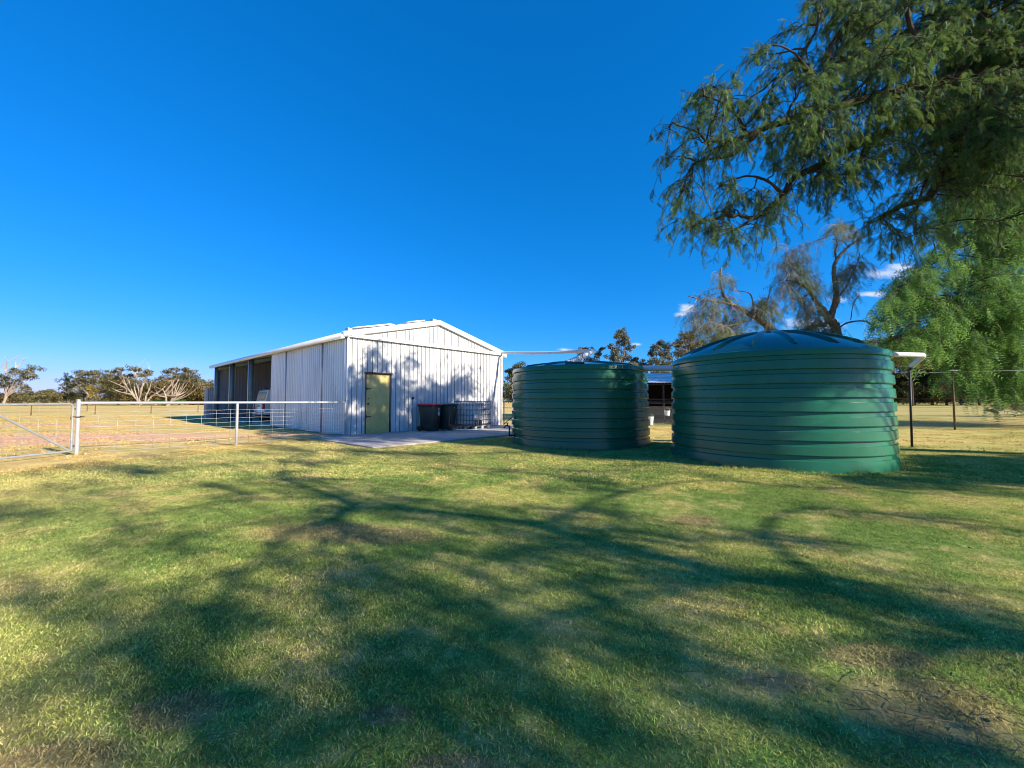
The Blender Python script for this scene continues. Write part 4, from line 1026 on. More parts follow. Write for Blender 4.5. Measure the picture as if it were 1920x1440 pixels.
# --- tree C : the bright green drooping tree at the right
rng = np.random.default_rng(12)
tC = np.array([26.4, 18.6, 0])
LC = [
 ([(2040, 640), (1960, 600), (1900, 585), (1840, 578), (1760, 572), (1713, 561), (1680, 548)], (18.5, 18.0, 17.5)),
 ([(1850, 578), (1790, 600), (1740, 620), (1700, 630), (1670, 640)], (18.0, 17.5)),
 ([(2030, 560), (1950, 480), (1900, 420), (1830, 375), (1790, 340)], (18.5, 18.5)),
 ([(2030, 640), (1960, 660), (1890, 670), (1830, 690)], (18.5, 18.5)),
 ([(2030, 470), (1980, 370), (1930, 290), (1900, 240)], (18.8, 19)),
 ([(1900, 420), (1840, 450), (1780, 470), (1740, 500)], (18.5, 18.0)),
]
treeC = empty('pepper_tree', tC); tag(treeC, 'bright green weeping tree at the right edge with foliage hanging almost to the dry field', 'tree')
limbs = [(np.array([tC, at(2045, 690, 18.6), at(2040, 640, 18.6), at(2030, 560, 18.6), at(2030, 470, 18.8)]), 0.42, 0.2)]
for (l, dd), r0 in zip(LC, (0.16, 0.08, 0.2, 0.14, 0.16, 0.10)): limbs.append((pts_px(l, dd), r0, 0.03))
polyC = [(1800, 300), (1755, 400), (1745, 470), (1700, 500), (1668, 540), (1655, 610), (1668, 650), (1740, 630), (1775, 655), (1790, 700), (1830, 725), (1900, 738), (2120, 735), (2150, 500), (2150, 230), (1900, 240)]
cC = fill(polyC, 640, rng, LC, 1.9, [(1855, 592, 16, 10), (1815, 430, 14, 14)])
pepper(treeC, limbs, cC, rng, M['leaf_fresh'], M['bark_dark'], twig_len=(0.8, 1.7), twigs_per=8, fronds_per=8, frond=(0.32, 0.55), tmpl=(FT5, FT5F), br_r=0.03, droop=0.7, twr=0.006)

# --- two half bare trees behind the nearer tank
def half_bare(label, rootpx, depth, limbs_px, radii, polys, seed, ncl):
    rng = np.random.default_rng(seed); g0 = at(rootpx, 752, depth); root = empty('half_bare_tree', (g0[0], g0[1], 0)); tag(root, label, 'tree', None)
    lb = [(np.array([(g0[0], g0[1], 0), at(limbs_px[0][0][0], limbs_px[0][0][1]+40, depth), at(*limbs_px[0][0], depth)]), radii[0]*1.3, radii[0])]
    LP = []
    for l, r in zip(limbs_px, radii):
        dj = rng.uniform(-1.0, 1.0); LP.append((l, (depth, depth+dj))); lb.append((pts_px(l, (depth, depth+dj)), r, 0.02))
    cl = np.concatenate([fill(pg_, n_, rng, LP, 0.9) for pg_, n_ in zip(polys, ncl)])
    pepper(root, lb, cl, rng, M['leaf_dry'], M['bark_grey'], twig_len=(0.7, 1.5), twigs_per=10, fronds_per=5, frond=(0.22, 0.40), tmpl=(FT5, FT5F), bare=0.25, br_r=0.022, droop=0.65, twig_mat=M['twig_dry'], twr=0.006)
    return root
half_bare('crooked half bare tree leaning left, with brown hanging twigs, left of the other bare tree', 1475, 20.0,
  [[(1462, 640), (1445, 618), (1425, 600), (1400, 585), (1375, 572), (1360, 560), (1352, 535), (1352, 505), (1365, 498)],
   [(1375, 572), (1345, 566), (1315, 562), (1290, 555)], [(1425, 600), (1432, 580), (1440, 560), (1445, 540)], [(1400, 600), (1370, 610), (1340, 618), (1315, 628)],
   [(1410, 590), (1412, 570), (1405, 550), (1380, 545)]],
  (0.20, 0.07, 0.05, 0.07, 0.05), [[(1300, 560), (1325, 545), (1340, 510), (1365, 505), (1368, 560), (1400, 600), (1460, 610), (1450, 640), (1350, 640), (1300, 600)], [(1410, 560), (1440, 545), (1448, 590), (1415, 590)]], 21, (50, 16))
half_bare('tall half bare forked tree standing right behind the domed nearer tank', 1565, 20.0,
  [[(1567, 625), (1565, 610), (1556, 600), (1545, 585), (1530, 565), (1520, 548), (1508, 535), (1490, 528), (1462, 526)],
   [(1556, 600), (1562, 580), (1568, 560), (1566, 530), (1563, 505), (1568, 488), (1585, 468), (1600, 455), (1612, 448), (1640, 438)],
   [(1568, 490), (1566, 470), (1570, 455), (1562, 430)], [(1567, 560), (1582, 545), (1590, 530), (1605, 500), (1612, 475)],
   [(1572, 615), (1590, 605), (1620, 602), (1640, 612), (1655, 615)], [(1545, 610), (1552, 600), (1556, 588)], [(1520, 548), (1500, 560), (1480, 560)],
   [(1590, 463), (1580, 452), (1560, 448)], [(1595, 600), (1600, 570), (1612, 552)]],
  (0.24, 0.16, 0.05, 0.05, 0.05, 0.12, 0.04, 0.03, 0.02), [[(1462, 450), (1490, 445), (1515, 500), (1530, 550), (1545, 600), (1520, 640), (1500, 600), (1460, 555), (1465, 500)], [(1580, 480), (1612, 470), (1608, 530), (1575, 560)], [(1500, 600), (1560, 600), (1560, 640), (1490, 630)], [(1545, 420), (1600, 420), (1610, 450), (1560, 450)]], 22, (44, 14, 14, 8))

# --- tree B and E : stand to the right of and behind the camera, they shade the lawn
def lift(g, rootxy, jit, rng):
    """the place in a tree's crown that shades ground point g"""
    s = float(np.dot(np.array(rootxy)-g[:2], SUN_XY))+rng.uniform(-jit, jit); s = max(s, 3.0)
    return np.array([g[0]+SUN_XY[0]*s, g[1]+SUN_XY[1]*s, s*math.tan(SUN_EL)])
strokes = [ # centre line in the picture, half width in metres, clumps per metre
 ([(1900, 1200), (1750, 1150), (1560, 1105), (1400, 1075), (1250, 1045), (1130, 1020), (1000, 985), (900, 968), (780, 955)], 0.16, 9),
 ([(780, 955), (690, 945), (620, 930), (560, 905), (530, 885), (535, 865)], 0.18, 5),
 ([(1300, 1085), (1100, 1075), (950, 1050), (820, 1020), (700, 1000)], 0.30, 6),
 ([(250, 965), (130, 955), (20, 965)], 0.28, 4), ([(540, 895), (400, 905), (260, 915), (120, 925)], 0.20, 3),
 ([(620, 925), (500, 925), (380, 935)], 0.10, 4), ([(540, 862), (420, 872), (300, 888)], 0.25, 2.2),
 ([(560, 965), (450, 985), (330, 1010), (200, 1080), (80, 1120)], 0.20, 4.5),
 ([(640, 1000), (530, 1050), (420, 1080), (300, 1130), (200, 1160), (60, 1185)], 0.16, 6),
 ([(700, 1065), (820, 1110), (900, 1170), (960, 1240), (1010, 1330), (1060, 1430)], 0.13, 12),
 ([(620, 1040), (640, 1130), (680, 1220), (760, 1300), (800, 1400)], 0.10, 8),
 ([(10, 1330), (130, 1290), (300, 1270), (430, 1210), (400, 1150)], 0.13, 9), ([(60, 1420), (260, 1380), (420, 1330)], 0.10, 7),
 ([(1120, 1100), (1200, 1180), (1300, 1280), (1450, 1400)], 0.10, 8), ([(900, 1080), (1080, 1140), (1200, 1240)], 0.14, 6),
 ([(1500, 1100), (1640, 1160), (1800, 1230)], 0.10, 6),
 ([(1040, 958), (1120, 962), (1210, 940)], 0.15, 4), ([(1140, 900), (1150, 960), (1125, 1000)], 0.10, 4),
 ([(840, 872), (1000, 880), (1130, 880), (1220, 868)], 0.25, 3), ([(620, 845), (780, 852), (960, 850), (1100, 850), (1250, 862)], 0.28, 3.2),
 ([(1350, 905), (1500, 912), (1700, 915), (1900, 915)], 0.12, 3.5), ([(1500, 952), (1700, 968), (1850, 990)], 0.08, 4),
 ([(1600, 1360), (1740, 1400), (1900, 1425)], 0.12, 16), ([(1480, 1330), (1620, 1420)], 0.08, 10),
 ([(1250, 1010), (1400, 1000), (1560, 1010)], 0.06, 4), ([(780, 1180), (640, 1260), (520, 1340), (400, 1430)], 0.08, 8),
]
rng = np.random.default_rng(31)
rootB = np.array([8.9, -1.8]); clB = []; axes = []; cB_s = []
for l, hw, den in strokes:
    P = catmull(np.array([G(a, b_) for a, b_ in l]), 6); seg = np.linalg.norm(np.diff(P, axis=0), axis=1).sum(); n_ = max(3, int(seg*den*1.7))
    tt = rng.uniform(0, 1, n_)*(len(P)-1); k = np.minimum(tt.astype(int), len(P)-2); fr = (tt-k)[:, None]
    g_ = P[k]*(1-fr)+P[k+1]*fr; g_[:, :2] += rng.normal(0, hw*1.35, (n_, 2))
    for q in g_: clB.append(lift(q, rootB, 1.4, rng)); cB_s.append(min(1.0, 0.22+0.13*q[1]))
    axes.append(np.array([lift(q, rootB, 0.0, rng) for q in P[::6]]))
for k in range(2600):
    gy = rng.uniform(2.2, 12.5); gx = rng.uniform(-9.0, 5.0)
    if abs(gx) > 1.3*gy+0.5: continue
    a_ = gx*SUN_XY[0]+gy*SUN_XY[1]; b_ = gx*0.509+gy*0.861      # along and across the light
    nz_ = math.sin(a_*0.9+1.0+0.6*math.sin(b_*1.1))*math.sin(b_*2.1+0.7*math.sin(a_*0.8))+0.5*math.sin(a_*2.3+b_*1.3)
    px_ = 960+F_PX*gx/gy; py_ = 752+F_PX*1.2/gy
    if px_ > 1290 and 885 < py_ < 1070: continue
    if px_ < 160 and 985 < py_ < 1110: continue
    if nz_ < (0.22 if gx < -0.5 else 0.40) or rng.uniform() > 0.48: continue
    clB.append(lift(np.array([gx, gy, 0.0]), rootB, 1.6, rng)); cB_s.append(min(0.8, 0.2+0.08*gy))
clB, cB_s = clear_of_rail(clB, cB_s)
treeB = empty('pepper_tree', (rootB[0], rootB[1], 0)); tag(treeB, 'spreading pepper tree just outside the picture whose shadow covers the lawn', 'tree')
main = np.concatenate([axes[0], axes[1]]); main[1:] += rng.normal(0, 0.04, main[1:].shape)
limbs = [(np.array([(rootB[0], rootB[1], 0), (rootB[0]-0.1, rootB[1]+0.1, 1.3), (rootB[0]+0.05, rootB[1], 2.6), main[0]]), 0.24, 0.13), (main, 0.10, 0.02)]
for ax_ in axes[2:]:
    d0 = np.linalg.norm(main-ax_[0], axis=1); d1 = np.linalg.norm(main-ax_[-1], axis=1)
    if d1.min() < d0.min(): ax_ = ax_[::-1]; d0 = d1
    ax_ = ax_+rng.normal(0, 0.06, ax_.shape); s0 = main[d0.argmin()]
    limbs.append((np.array([s0, (s0+ax_[0])/2+np.array([0, 0, 0.15])]+list(ax_)), 0.030, 0.008))
pepper(treeB, limbs, clB, rng, M['leaf_pepper'], M['bark_dark'], twig_len=(0.3, 0.65), twigs_per=5, fronds_per=3, frond=(0.11, 0.20), tmpl=(FT5, FT5F), br_r=0.008, csc=np.array(cB_s))
# tree E further right: the dark shade right of the nearer tank
rng = np.random.default_rng(32)
rootE = np.array([17.2, 2.2]); clE = []
for (px0, px1, py0, py1, n_) in ((1690, 1990, 853, 888, 110), (1760, 2050, 888, 905, 30), (1560, 1700, 885, 905, 14)):
    for k in range(n_): clE.append(lift(G(rng.uniform(px0, px1), rng.uniform(py0, py1)), rootE, 1.5, rng))
for k in range(70):
    th_ = math.radians(rng.uniform(-168, -143)); zt_ = rng.uniform(1.0, 1.8); q_ = np.array([5.60+2.0*math.cos(th_), 8.65+2.0*math.sin(th_)])
    if zt_ < 1.0+(math.degrees(th_)+140)*0.02: continue
    s_ = 13.0+rng.uniform(-1.6, 1.6); clE.append((q_[0]+SUN_XY[0]*s_, q_[1]+SUN_XY[1]*s_, zt_+s_*math.tan(SUN_EL)))
for k in range(75):
    th_ = math.radians(rng.uniform(-178, -88)); zt_ = rng.uniform(0.9, 2.0); q_ = np.array([1.985+2.0*math.cos(th_), 11.86+2.0*math.sin(th_)])
    s_ = 15.5+rng.uniform(-1.6, 1.6); clE.append((q_[0]+SUN_XY[0]*s_, q_[1]+SUN_XY[1]*s_, zt_+s_*math.tan(SUN_EL)))
for k in range(14):
    a_ = rng.uniform(0, 6.28); r_ = rng.uniform(0, 0.8); s_ = 13.0+rng.uniform(-1.6, 1.6)
    clE.append((4.7+r_*math.cos(a_)+SUN_XY[0]*s_, 8.8+r_*math.sin(a_)+SUN_XY[1]*s_, 2.5+s_*math.tan(SUN_EL)))
clE = np.array(clE)
treeE = empty('pepper_tree', (rootE[0], rootE[1], 0)); tag(treeE, 'low dense pepper tree outside the picture at right whose shade lies beside the nearer tank', 'tree')
ce = clE.mean(0)
limbs = [(np.array([(rootE[0], rootE[1], 0), (rootE[0], rootE[1], 1.2), (rootE[0]-0.2, rootE[1]+0.1, 2.2)]), 0.28, 0.2)]
def spread_targets(cl, n):
    ids = [0]; d_ = np.linalg.norm(cl-cl[0], axis=1)
    for _ in range(n-1):
        ids.append(int(d_.argmax())); d_ = np.minimum(d_, np.linalg.norm(cl-cl[ids[-1]], axis=1))
    return cl[ids]
for e in spread_targets(clE, 26):
    s0 = np.array([rootE[0]-0.2, rootE[1]+0.1, 2.0]); limbs.append((np.array([s0, (s0+e)/2+np.array([0, 0, 0.3]), e]), 0.06, 0.015))
pepper(treeE, limbs, clE, rng, M['leaf_pepper'], M['bark_dark'], twig_len=(0.3, 0.6), twigs_per=8, fronds_per=8, frond=(0.16, 0.28), tmpl=(FT5, FT5F), br_r=0.02)

# --- gum trees in the distance
LEAF_Q = np.array([(0, 0, 0), (0.5, 0.22, 0.04), (1, 0, -0.12), (0.5, -0.22, 0.04)]); LEAF_F = np.array([[0, 1, 2, 3]])
def gum(name, label, basepx, d, clumps, seed, leaf, bark, trunk_r=0.3, size=0.34, dens=1.0, group=None, limbs=None, fork=0.35, sag=0.25, dead=0):
    rng = np.random.default_rng(seed); b0 = at(basepx, 752, d); base = np.array([b0[0], b0[1], 0.0]); root = empty(name, base); tag(root, label, 'tree', group)
    cc = []
    for (px, py, rx, ry) in clumps:
        dd = d+rng.uniform(-0.12, 0.12)*rx/F_PX*d*8; cc.append((at(px, py, dd), rx/F_PX*d, ry/F_PX*d))
    zt = max(c_[0][2] for c_ in cc); zf = zt*fork
    cm_ = np.mean([c_[0] for c_ in cc], axis=0)
    fk = base+np.array([(cm_[0]-base[0])*0.25, (cm_[1]-base[1])*0.25, zf])
    mb = MB(); Q = catmull([base, base*0.6+fk*0.4+np.array([rng.normal(0, 0.15), 0, 0]), fk], 4); mb.tube(Q, np.linspace(trunk_r, trunk_r*0.75, len(Q)), 8)
    mb2 = MB()
    if limbs:
        for l in limbs:
            P = catmull(np.array([at(a, b_, d+rng.uniform(-1.5, 1.5)*0.3) for a, b_ in l]), 4); mb2.tube(P, np.linspace(trunk_r*0.62, trunk_r*0.12, len(P)), 6)
            for k in range(3):
                i = rng.integers(len(P)//3, len(P)-1); e = P[i]+rng.normal(0, 1, 3)*np.array([1.6, 1, 0.8])+np.array([0, 0, 1.2]); mb2.tube(catmull([P[i], (P[i]+e)/2+rng.normal(0, 0.2, 3), e], 3), np.linspace(trunk_r*0.2, trunk_r*0.05, 7), 5)
    for (c_, rx, ry) in cc:
        st0 = fk if rng.uniform() < 0.7 else Q[len(Q)//2]
        mid = (st0+c_)/2+np.array([rng.normal(0, 0.3), rng.normal(0, 0.3), -0.1*abs(c_[0]-st0[0])])
        P = catmull([st0, mid, c_], 4); mb2.tube(P, np.linspace(trunk_r*0.42, trunk_r*0.08, len(P)), 5)
        for k in range(3):
            e = c_+rng.normal(0, 0.5, 3)*np.array([rx, rx, ry]); mb2.tube([P[-3], e], np.array([trunk_r*0.10, trunk_r*0.04]), 4)
    for k in range(dead):
        c_, rx, ry = cc[rng.integers(len(cc))]; e = c_+np.array([rng.normal(0, 1.0)*rx, rng.normal(0, 1), ry+rng.uniform(0.6, 2.2)])
        mb2.tube(catmull([c_, (c_+e)/2+rng.normal(0, 0.3, 3), e], 3), np.linspace(0.04, 0.015, 7), 4)
    for o_, nm in ((mb, 'trunk'), (mb2, 'branches')):
        V = np.concatenate(o_.V)-base; o_.V = [V]; o_.build(nm, bark, root, smooth=True)
    Ps = []; 
    for (c_, rx, ry) in cc:
        # a clump is several tufts, denser at their tops
        nt = max(4, int(9*dens*(rx*ry)**0.35)); tc = c_+rng.normal(0, 0.48, (nt, 3))*np.array([rx, rx, ry])
        n_ = max(14, int(dens*230*(rx*ry/(size*size*40))**0.6/nt*4.2))
        for q in tc:
            rr = rng.uniform(0.32, 0.62)*min(max(rx, ry), ry*1.6); pp = rng.normal(0, 1, (n_, 3)); pp /= np.linalg.norm(pp, axis=1, keepdims=True); pp *= (rng.uniform(0.25, 1, n_)**0.5)[:, None]
            pp[:, 2] = pp[:, 2]*0.55; Ps.append(q+pp*rr)
    Ps = np.concatenate(Ps); N = len(Ps); dd = rng.normal(0, 1, (N, 3)); dd[:, 2] -= sag*2
    V, Fq = place_template(LEAF_Q, LEAF_F, Ps-base, dd, rng.uniform(0.6, 1.3, N)*size, rng)
    o = link('foliage', mesh_np('foliage', V, [Fq]), leaf, root); o['kind'] = 'stuff'
    return root
GT = 'gum trees along the far side of the paddock'
GR = 'trees beyond the tanks'
gum('gum_tree', 'pale trunked gum with dead upper twigs at the far left edge', 6, 100, [(62, 689, 13, 5), (50, 695, 14, 6), (35, 699, 13, 5), (30, 695, 8, 4), (60, 704, 9, 5), (12, 712, 14, 8), (28, 716, 12, 7), (8, 722, 12, 7), (-10, 712, 14, 10), (48, 706, 8, 4)], 41, M['leaf_grey'], M['bark_white'], 0.28, 0.40, 1.2, GT,
    [[(6, 757), (12, 742), (20, 730), (34, 718), (50, 708), (62, 702)], [(12, 742), (10, 725), (11, 700), (8, 690), (0, 680)], [(11, 700), (12, 688), (14, 668)], [(30, 694), (29, 680), (30, 668)], [(31, 690), (40, 680), (48, 671)]], 0.22)
gum('gum_tree', 'small dark round gum second from the far left edge', 48, 98, [(48, 727, 8, 7), (43, 736, 8, 7), (53, 738, 7, 6)], 42, M['leaf_gum'], M['bark_grey'], 0.2, 0.36, 1.2, GT)
gum('shrub_tree', 'low spreading bushy tree in the gap of the far left treeline', 85, 100, [(78, 742, 18, 8), (95, 738, 16, 8), (60, 746, 16, 7), (105, 746, 14, 7), (88, 734, 12, 5)], 43, M['leaf_gum'], M['bark_grey'], 0.2, 0.40, 1.2, GT, fork=0.15)
gum('shrub_tree', 'low brownish scrub under the pale gum at the far left', 22, 104, [(15, 744, 18, 8), (35, 744, 14, 8), (-5, 740, 14, 10)], 44, M['leaf_olive'], M['bark_grey'], 0.2, 0.40, 1.2, GT, fork=0.15)
gum('gum_tree', 'dark gum at the left shoulder of the tall treeline', 128, 105, [(128, 708, 7, 6), (122, 722, 9, 8), (134, 724, 12, 9), (120, 737, 12, 8), (140, 740, 16, 9), (126, 746, 18, 7)], 45, M['leaf_deep'], M['bark_grey'], 0.35, 0.40, 1.3, GT)
gum('gum_tree', 'tall grey green gum right of the dark shoulder of the treeline', 160, 108, [(153, 699, 10, 6), (150, 708, 10, 7), (166, 702, 9, 6), (142, 718, 11, 8), (160, 716, 14, 9), (150, 730, 18, 10), (168, 728, 14, 10)], 46, M['leaf_grey'], M['bark_grey'], 0.4, 0.40, 1.3, GT)
gum('gum_tree', 'tall olive gum with pale bare limbs behind the first fence post', 176, 106, [(176, 700, 12, 6), (190, 704, 12, 6), (182, 714, 18, 9), (198, 718, 14, 9), (186, 732, 20, 10), (205, 738, 16, 9)], 47, M['leaf_gum'], M['bark_white'], 0.32, 0.40, 1.3, GT,
    [[(175, 757), (170, 745), (158, 732), (145, 720), (135, 716)], [(176, 755), (178, 735), (177, 712)], [(181, 755), (186, 738), (189, 716)]])
gum('yellow_shrub', 'bright yellow flowering shrub under the olive gum', 174, 96, [(172, 736, 8, 8), (180, 742, 7, 6), (168, 727, 6, 6)], 48, M['leaf_yellow'], M['bark_grey'], 0.1, 0.34, 0.8, None, fork=0.2)
gum('gum_tree', 'wide white limbed gum with thin flat crown in the middle of the treeline', 264, 98, [(226, 691, 9, 3), (218, 698, 12, 4), (250, 690, 9, 4), (258, 692, 8, 3), (280, 697, 9, 4), (268, 702, 14, 5), (240, 703, 14, 5), (226, 708, 12, 5)], 49, M['leaf_grey'], M['bark_white'], 0.34, 0.40, 1.3, GT,
    [[(264, 757), (258, 745), (246, 735), (232, 726), (215, 718), (203, 713)], [(262, 745), (260, 730), (255, 716), (252, 702)], [(261, 736), (268, 722), (273, 708), (277, 696)], [(256, 742), (240, 738), (225, 735), (215, 731)], [(272, 755), (274, 742), (280, 730), (284, 715)], [(274, 756), (284, 744), (300, 733), (312, 722), (320, 712)]], 0.12, dead=8)
gum('gum_tree', 'broad white limbed gum with lacy crown near the shed end of the treeline', 314, 96, [(318, 697, 11, 4), (330, 691, 12, 4), (345, 692, 10, 4), (354, 696, 9, 4), (362, 703, 9, 5), (371, 712, 9, 6), (378, 720, 8, 6), (336, 702, 12, 4), (350, 706, 10, 4)], 50, M['leaf_grey'], M['bark_white'], 0.34, 0.40, 1.3, GT,
    [[(312, 757), (311, 745), (308, 735), (306, 730)], [(312, 745), (300, 742), (292, 735)], [(313, 742), (324, 728), (334, 714), (336, 704)], [(312, 742), (330, 742), (345, 736), (352, 730)], [(310, 735), (320, 722), (328, 712)]], 0.12, dead=8)
for i, (cx, cy, lab, mt) in enumerate(((222, 722, 'olive tree filling the treeline left of the white limbed gums', 'leaf_olive'), (250, 724, 'grey green tree directly behind the wide white limbed gum', 'leaf_gum'), (292, 726, 'brownish tree between the two white limbed gums', 'leaf_olive'), (336, 722, 'green tree directly behind the lacy crowned gum', 'leaf_gum'), (366, 732, 'rusty olive tree at the right end of the treeline', 'leaf_olive'), (394, 738, 'tree partly hidden by the far end of the shed', 'leaf_gum'))):
    rr = np.random.default_rng(60+i)
    cls = [(cx+rr.uniform(-22, 22), cy+rr.uniform(-13, 20), rr.uniform(12, 19), rr.uniform(7, 11)) for k in range(15)]+[(cx-14, 746, 16, 7), (cx+12, 746, 16, 7)]
    gum('gum_tree', lab, cx, 112+i*1.5, cls, 61+i, M[mt], M['bark_white'], 0.3, 0.42, 1.3, GT, fork=0.2)
gum('shrub_tree', 'sunlit green scrub at the foot of the white limbed gums', 310, 100, [(300, 752, 22, 4), (330, 753, 20, 4), (285, 753, 12, 3)], 70, M['leaf_fresh'], M['bark_grey'], 0.1, 0.35, 1.2, None, fork=0.1)
# right of the shed
gum('gum_tree', 'green and grey gum just right of the shed corner', 966, 66, [(975, 688, 14, 8), (958, 700, 10, 9), (985, 702, 14, 9), (968, 715, 18, 12), (955, 730, 16, 12), (980, 733, 18, 12), (1005, 700, 12, 8), (1020, 692, 9, 6), (962, 742, 20, 10)], 71, M['leaf_gum'], M['bark_grey'], 0.3, 0.30, 2.6, GR)
gum('gum_tree', 'thin gum behind the white pipe elbow', 1105, 62, [(1101, 653, 9, 5), (1096, 664, 10, 6), (1108, 676, 12, 7), (1122, 664, 7, 6), (1128, 654, 5, 4), (1090, 682, 14, 7), (1125, 682, 14, 6)], 72, M['leaf_grey'], M['bark_grey'], 0.2, 0.26, 1.8, GR, fork=0.5)
gum('gum_tree', 'tallest slender gum between the two tanks', 1168, 60, [(1166, 621, 8, 5), (1160, 630, 10, 6), (1173, 634, 9, 6), (1166, 643, 12, 7), (1145, 649, 6, 6), (1153, 658, 10, 7), (1180, 652, 7, 7), (1150, 670, 16, 7), (1172, 668, 10, 7), (1190, 674, 12, 6), (1140, 684, 20, 8), (1175, 686, 22, 8), (1200, 682, 10, 6)], 73, M['leaf_grey'], M['bark_grey'], 0.26, 0.26, 2.0, GR, fork=0.55)
gum('gum_tree', 'round crowned gum with yellow patch left of the nearer tank', 1237, 58, [(1238, 643, 10, 6), (1228, 650, 10, 6), (1250, 650, 10, 7), (1222, 662, 9, 7), (1240, 660, 13, 7), (1254, 668, 10, 8), (1228, 676, 12, 7), (1246, 684, 14, 7), (1216, 684, 12, 6), (1236, 700, 26, 8)], 74, M['leaf_grey'], M['bark_grey'], 0.24, 0.26, 1.9, GR, fork=0.45)
gum('gum_tree', 'dense brown green tree rising over the left rim of the nearer tank', 1300, 44, [(1283, 632, 12, 10), (1272, 645, 10, 10), (1300, 628, 12, 9), (1290, 650, 18, 14), (1312, 645, 16, 14), (1335, 640, 16, 12), (1275, 668, 16, 14), (1320, 665, 25, 16)], 75, M['leaf_olive'], M['bark_grey'], 0.3, 0.24, 1.6, GR)
gum('gum_tree', 'green gum low behind the dome of the nearer tank', 1390, 46, [(1350, 632, 16, 9), (1375, 628, 16, 8), (1400, 634, 16, 10), (1430, 640, 18, 12), (1370, 650, 25, 16), (1420, 660, 25, 14)], 76, M['leaf_gum'], M['bark_grey'], 0.3, 0.24, 1.4, GR)
gum('gum_tree', 'sunlit olive gum right of the nearer tank above the white pipe', 1710, 92, [(1672, 642, 12, 9), (1690, 637, 14, 7), (1712, 637, 14, 7), (1735, 641, 14, 8), (1668, 660, 14, 12), (1695, 655, 20, 11), (1725, 656, 18, 12), (1752, 650, 14, 10), (1690, 676, 24, 12), (1730, 678, 24, 12)], 77, M['leaf_olive'], M['bark_dark'], 0.35, 0.36, 1.8, GR)
for i, px in enumerate((1668, 1715, 1748, 1775, 1802, 1836, 1868, 1905, 1950, 1990)):
    rr = np.random.default_rng(80+i); d = 108+8*rr.uniform(-1, 1)
    cls = [(px+rr.uniform(-30, 30), rr.uniform(640, 735), rr.uniform(14, 24), rr.uniform(9, 14)) for k in range(19)]+[(px+rr.uniform(-22, 22), rr.uniform(728, 742), 14, 7) for k in range(4)]
    lab = ['dark tree against the right rim of the nearer tank', 'twisted tree seen through the gap right of the black post', 'first of the straight dark trunks beyond the right field', 'second straight dark trunk beyond the right field', 'straight trunked tree just behind the second fence post', 'dark tree right of the second fence post', 'shaded tree under the hanging green foliage', 'dark tree behind the bush at the right edge', 'tree at the right edge of the field', 'far right tree beyond the right field'][i]
    gum('field_tree', lab, px, d, cls, 90+i, M['leaf_deep' if i % 3 else 'leaf_olive'], M['bark_dark' if i % 4 else 'bark_grey'], 0.30, 0.42, 1.9, 'trees along the far side of the right field', fork=0.55)
gum('undergrowth', 'pale dry undergrowth along the foot of the trees beyond the right field', 1800, 112, [(x_, 744+3*math.sin(x_), 18, 9) for x_ in range(1640, 2080, 12)], 101, M['leaf_olive'], M['bark_grey'], 0.05, 0.30, 1.3, None, fork=0.1)
gum('shrub', 'low untidy bush at the right edge of the dry field', 1900, 30, [(1880, 764, 16, 6), (1900, 758, 14, 8), (1915, 764, 14, 8), (1860, 769, 10, 4), (1935, 760, 14, 8)], 102, M['leaf_gum'], M['bark_grey'], 0.06, 0.16, 1.4, None, fork=0.2)

# the far-off wood that closes the horizon on both sides
rng = np.random.default_rng(120); Ps = []
for px in np.arange(-260, 2300, 7.0):
    if 690 < px < 930: continue
    d = 150+25*rng.uniform(-1, 1); top = 742-4*math.sin(px*0.021)-6*rng.uniform()
    c_ = at(px+rng.uniform(-6, 6), (top+756)/2, d); n_ = 150; hh = (756-top)/2/F_PX*d
    pp = rng.normal(0, 1, (n_, 3)); pp /= np.linalg.norm(pp, axis=1, keepdims=True); pp *= (rng.uniform(0.2, 1, n_)**0.4)[:, None]
    Ps.append(c_+pp*np.array([3.0, 2.5, hh*1.1]))
Ps = np.concatenate(Ps); dd = rng.normal(0, 1, (len(Ps), 3))
V, Fq = place_template(LEAF_Q, LEAF_F, Ps, dd, rng.uniform(0.6, 1.3, len(Ps))*0.75, rng)
o = link('far_woodland', mesh_np('far_woodland', V, [Fq]), M['leaf_gum']); tag(o, 'low olive band of far off woodland along the horizon', 'woodland', None, 'stuff')
# ------------------------------------------------------------------ grass
def blade_patch(name, nb, rad, hmin, hmax, wid, seed, lean=0.6):
    rng = np.random.default_rng(seed); r = rad*np.sqrt(rng.uniform(0, 1, nb)); a = rng.uniform(0, 2*np.pi, nb)
    p0 = np.stack([r*np.cos(a), r*np.sin(a), np.full(nb, -0.006)], 1); hgt = rng.uniform(hmin, hmax, nb)*(0.7+0.6*rng.uniform(size=nb))
    da = rng.uniform(0, 2*np.pi, nb); ll = rng.uniform(0.2, 1.0, nb)*lean*1.6
    dv = np.stack([np.cos(da)*ll, np.sin(da)*ll, np.ones(nb)], 1); dv /= np.linalg.norm(dv, axis=1, keepdims=True)
    sa = rng.uniform(0, 2*np.pi, nb); sv = np.stack([np.cos(sa), np.sin(sa), np.zeros(nb)], 1)*(wid*rng.uniform(0.6, 1.3, nb))[:, None]
    m1 = p0+dv*hgt[:, None]*0.55; tip = p0+dv*hgt[:, None]*0.95; tip[:, :2] += np.stack([np.cos(da), np.sin(da)], 1)*(hgt*0.45*ll)[:, None]; tip[:, 2] -= hgt*0.18*ll
    V = np.stack([p0-sv/2, p0+sv/2, m1+sv*0.42, m1-sv*0.42, tip], 1).reshape(-1, 3); b0 = np.arange(nb)[:, None]*5
    me = mesh_np(name, V, [b0+np.array([[0, 1, 2, 3]]), b0+np.array([[3, 2, 4]])])
    me.materials.append(M['grass']); return bpy.data.objects.new(name, me)
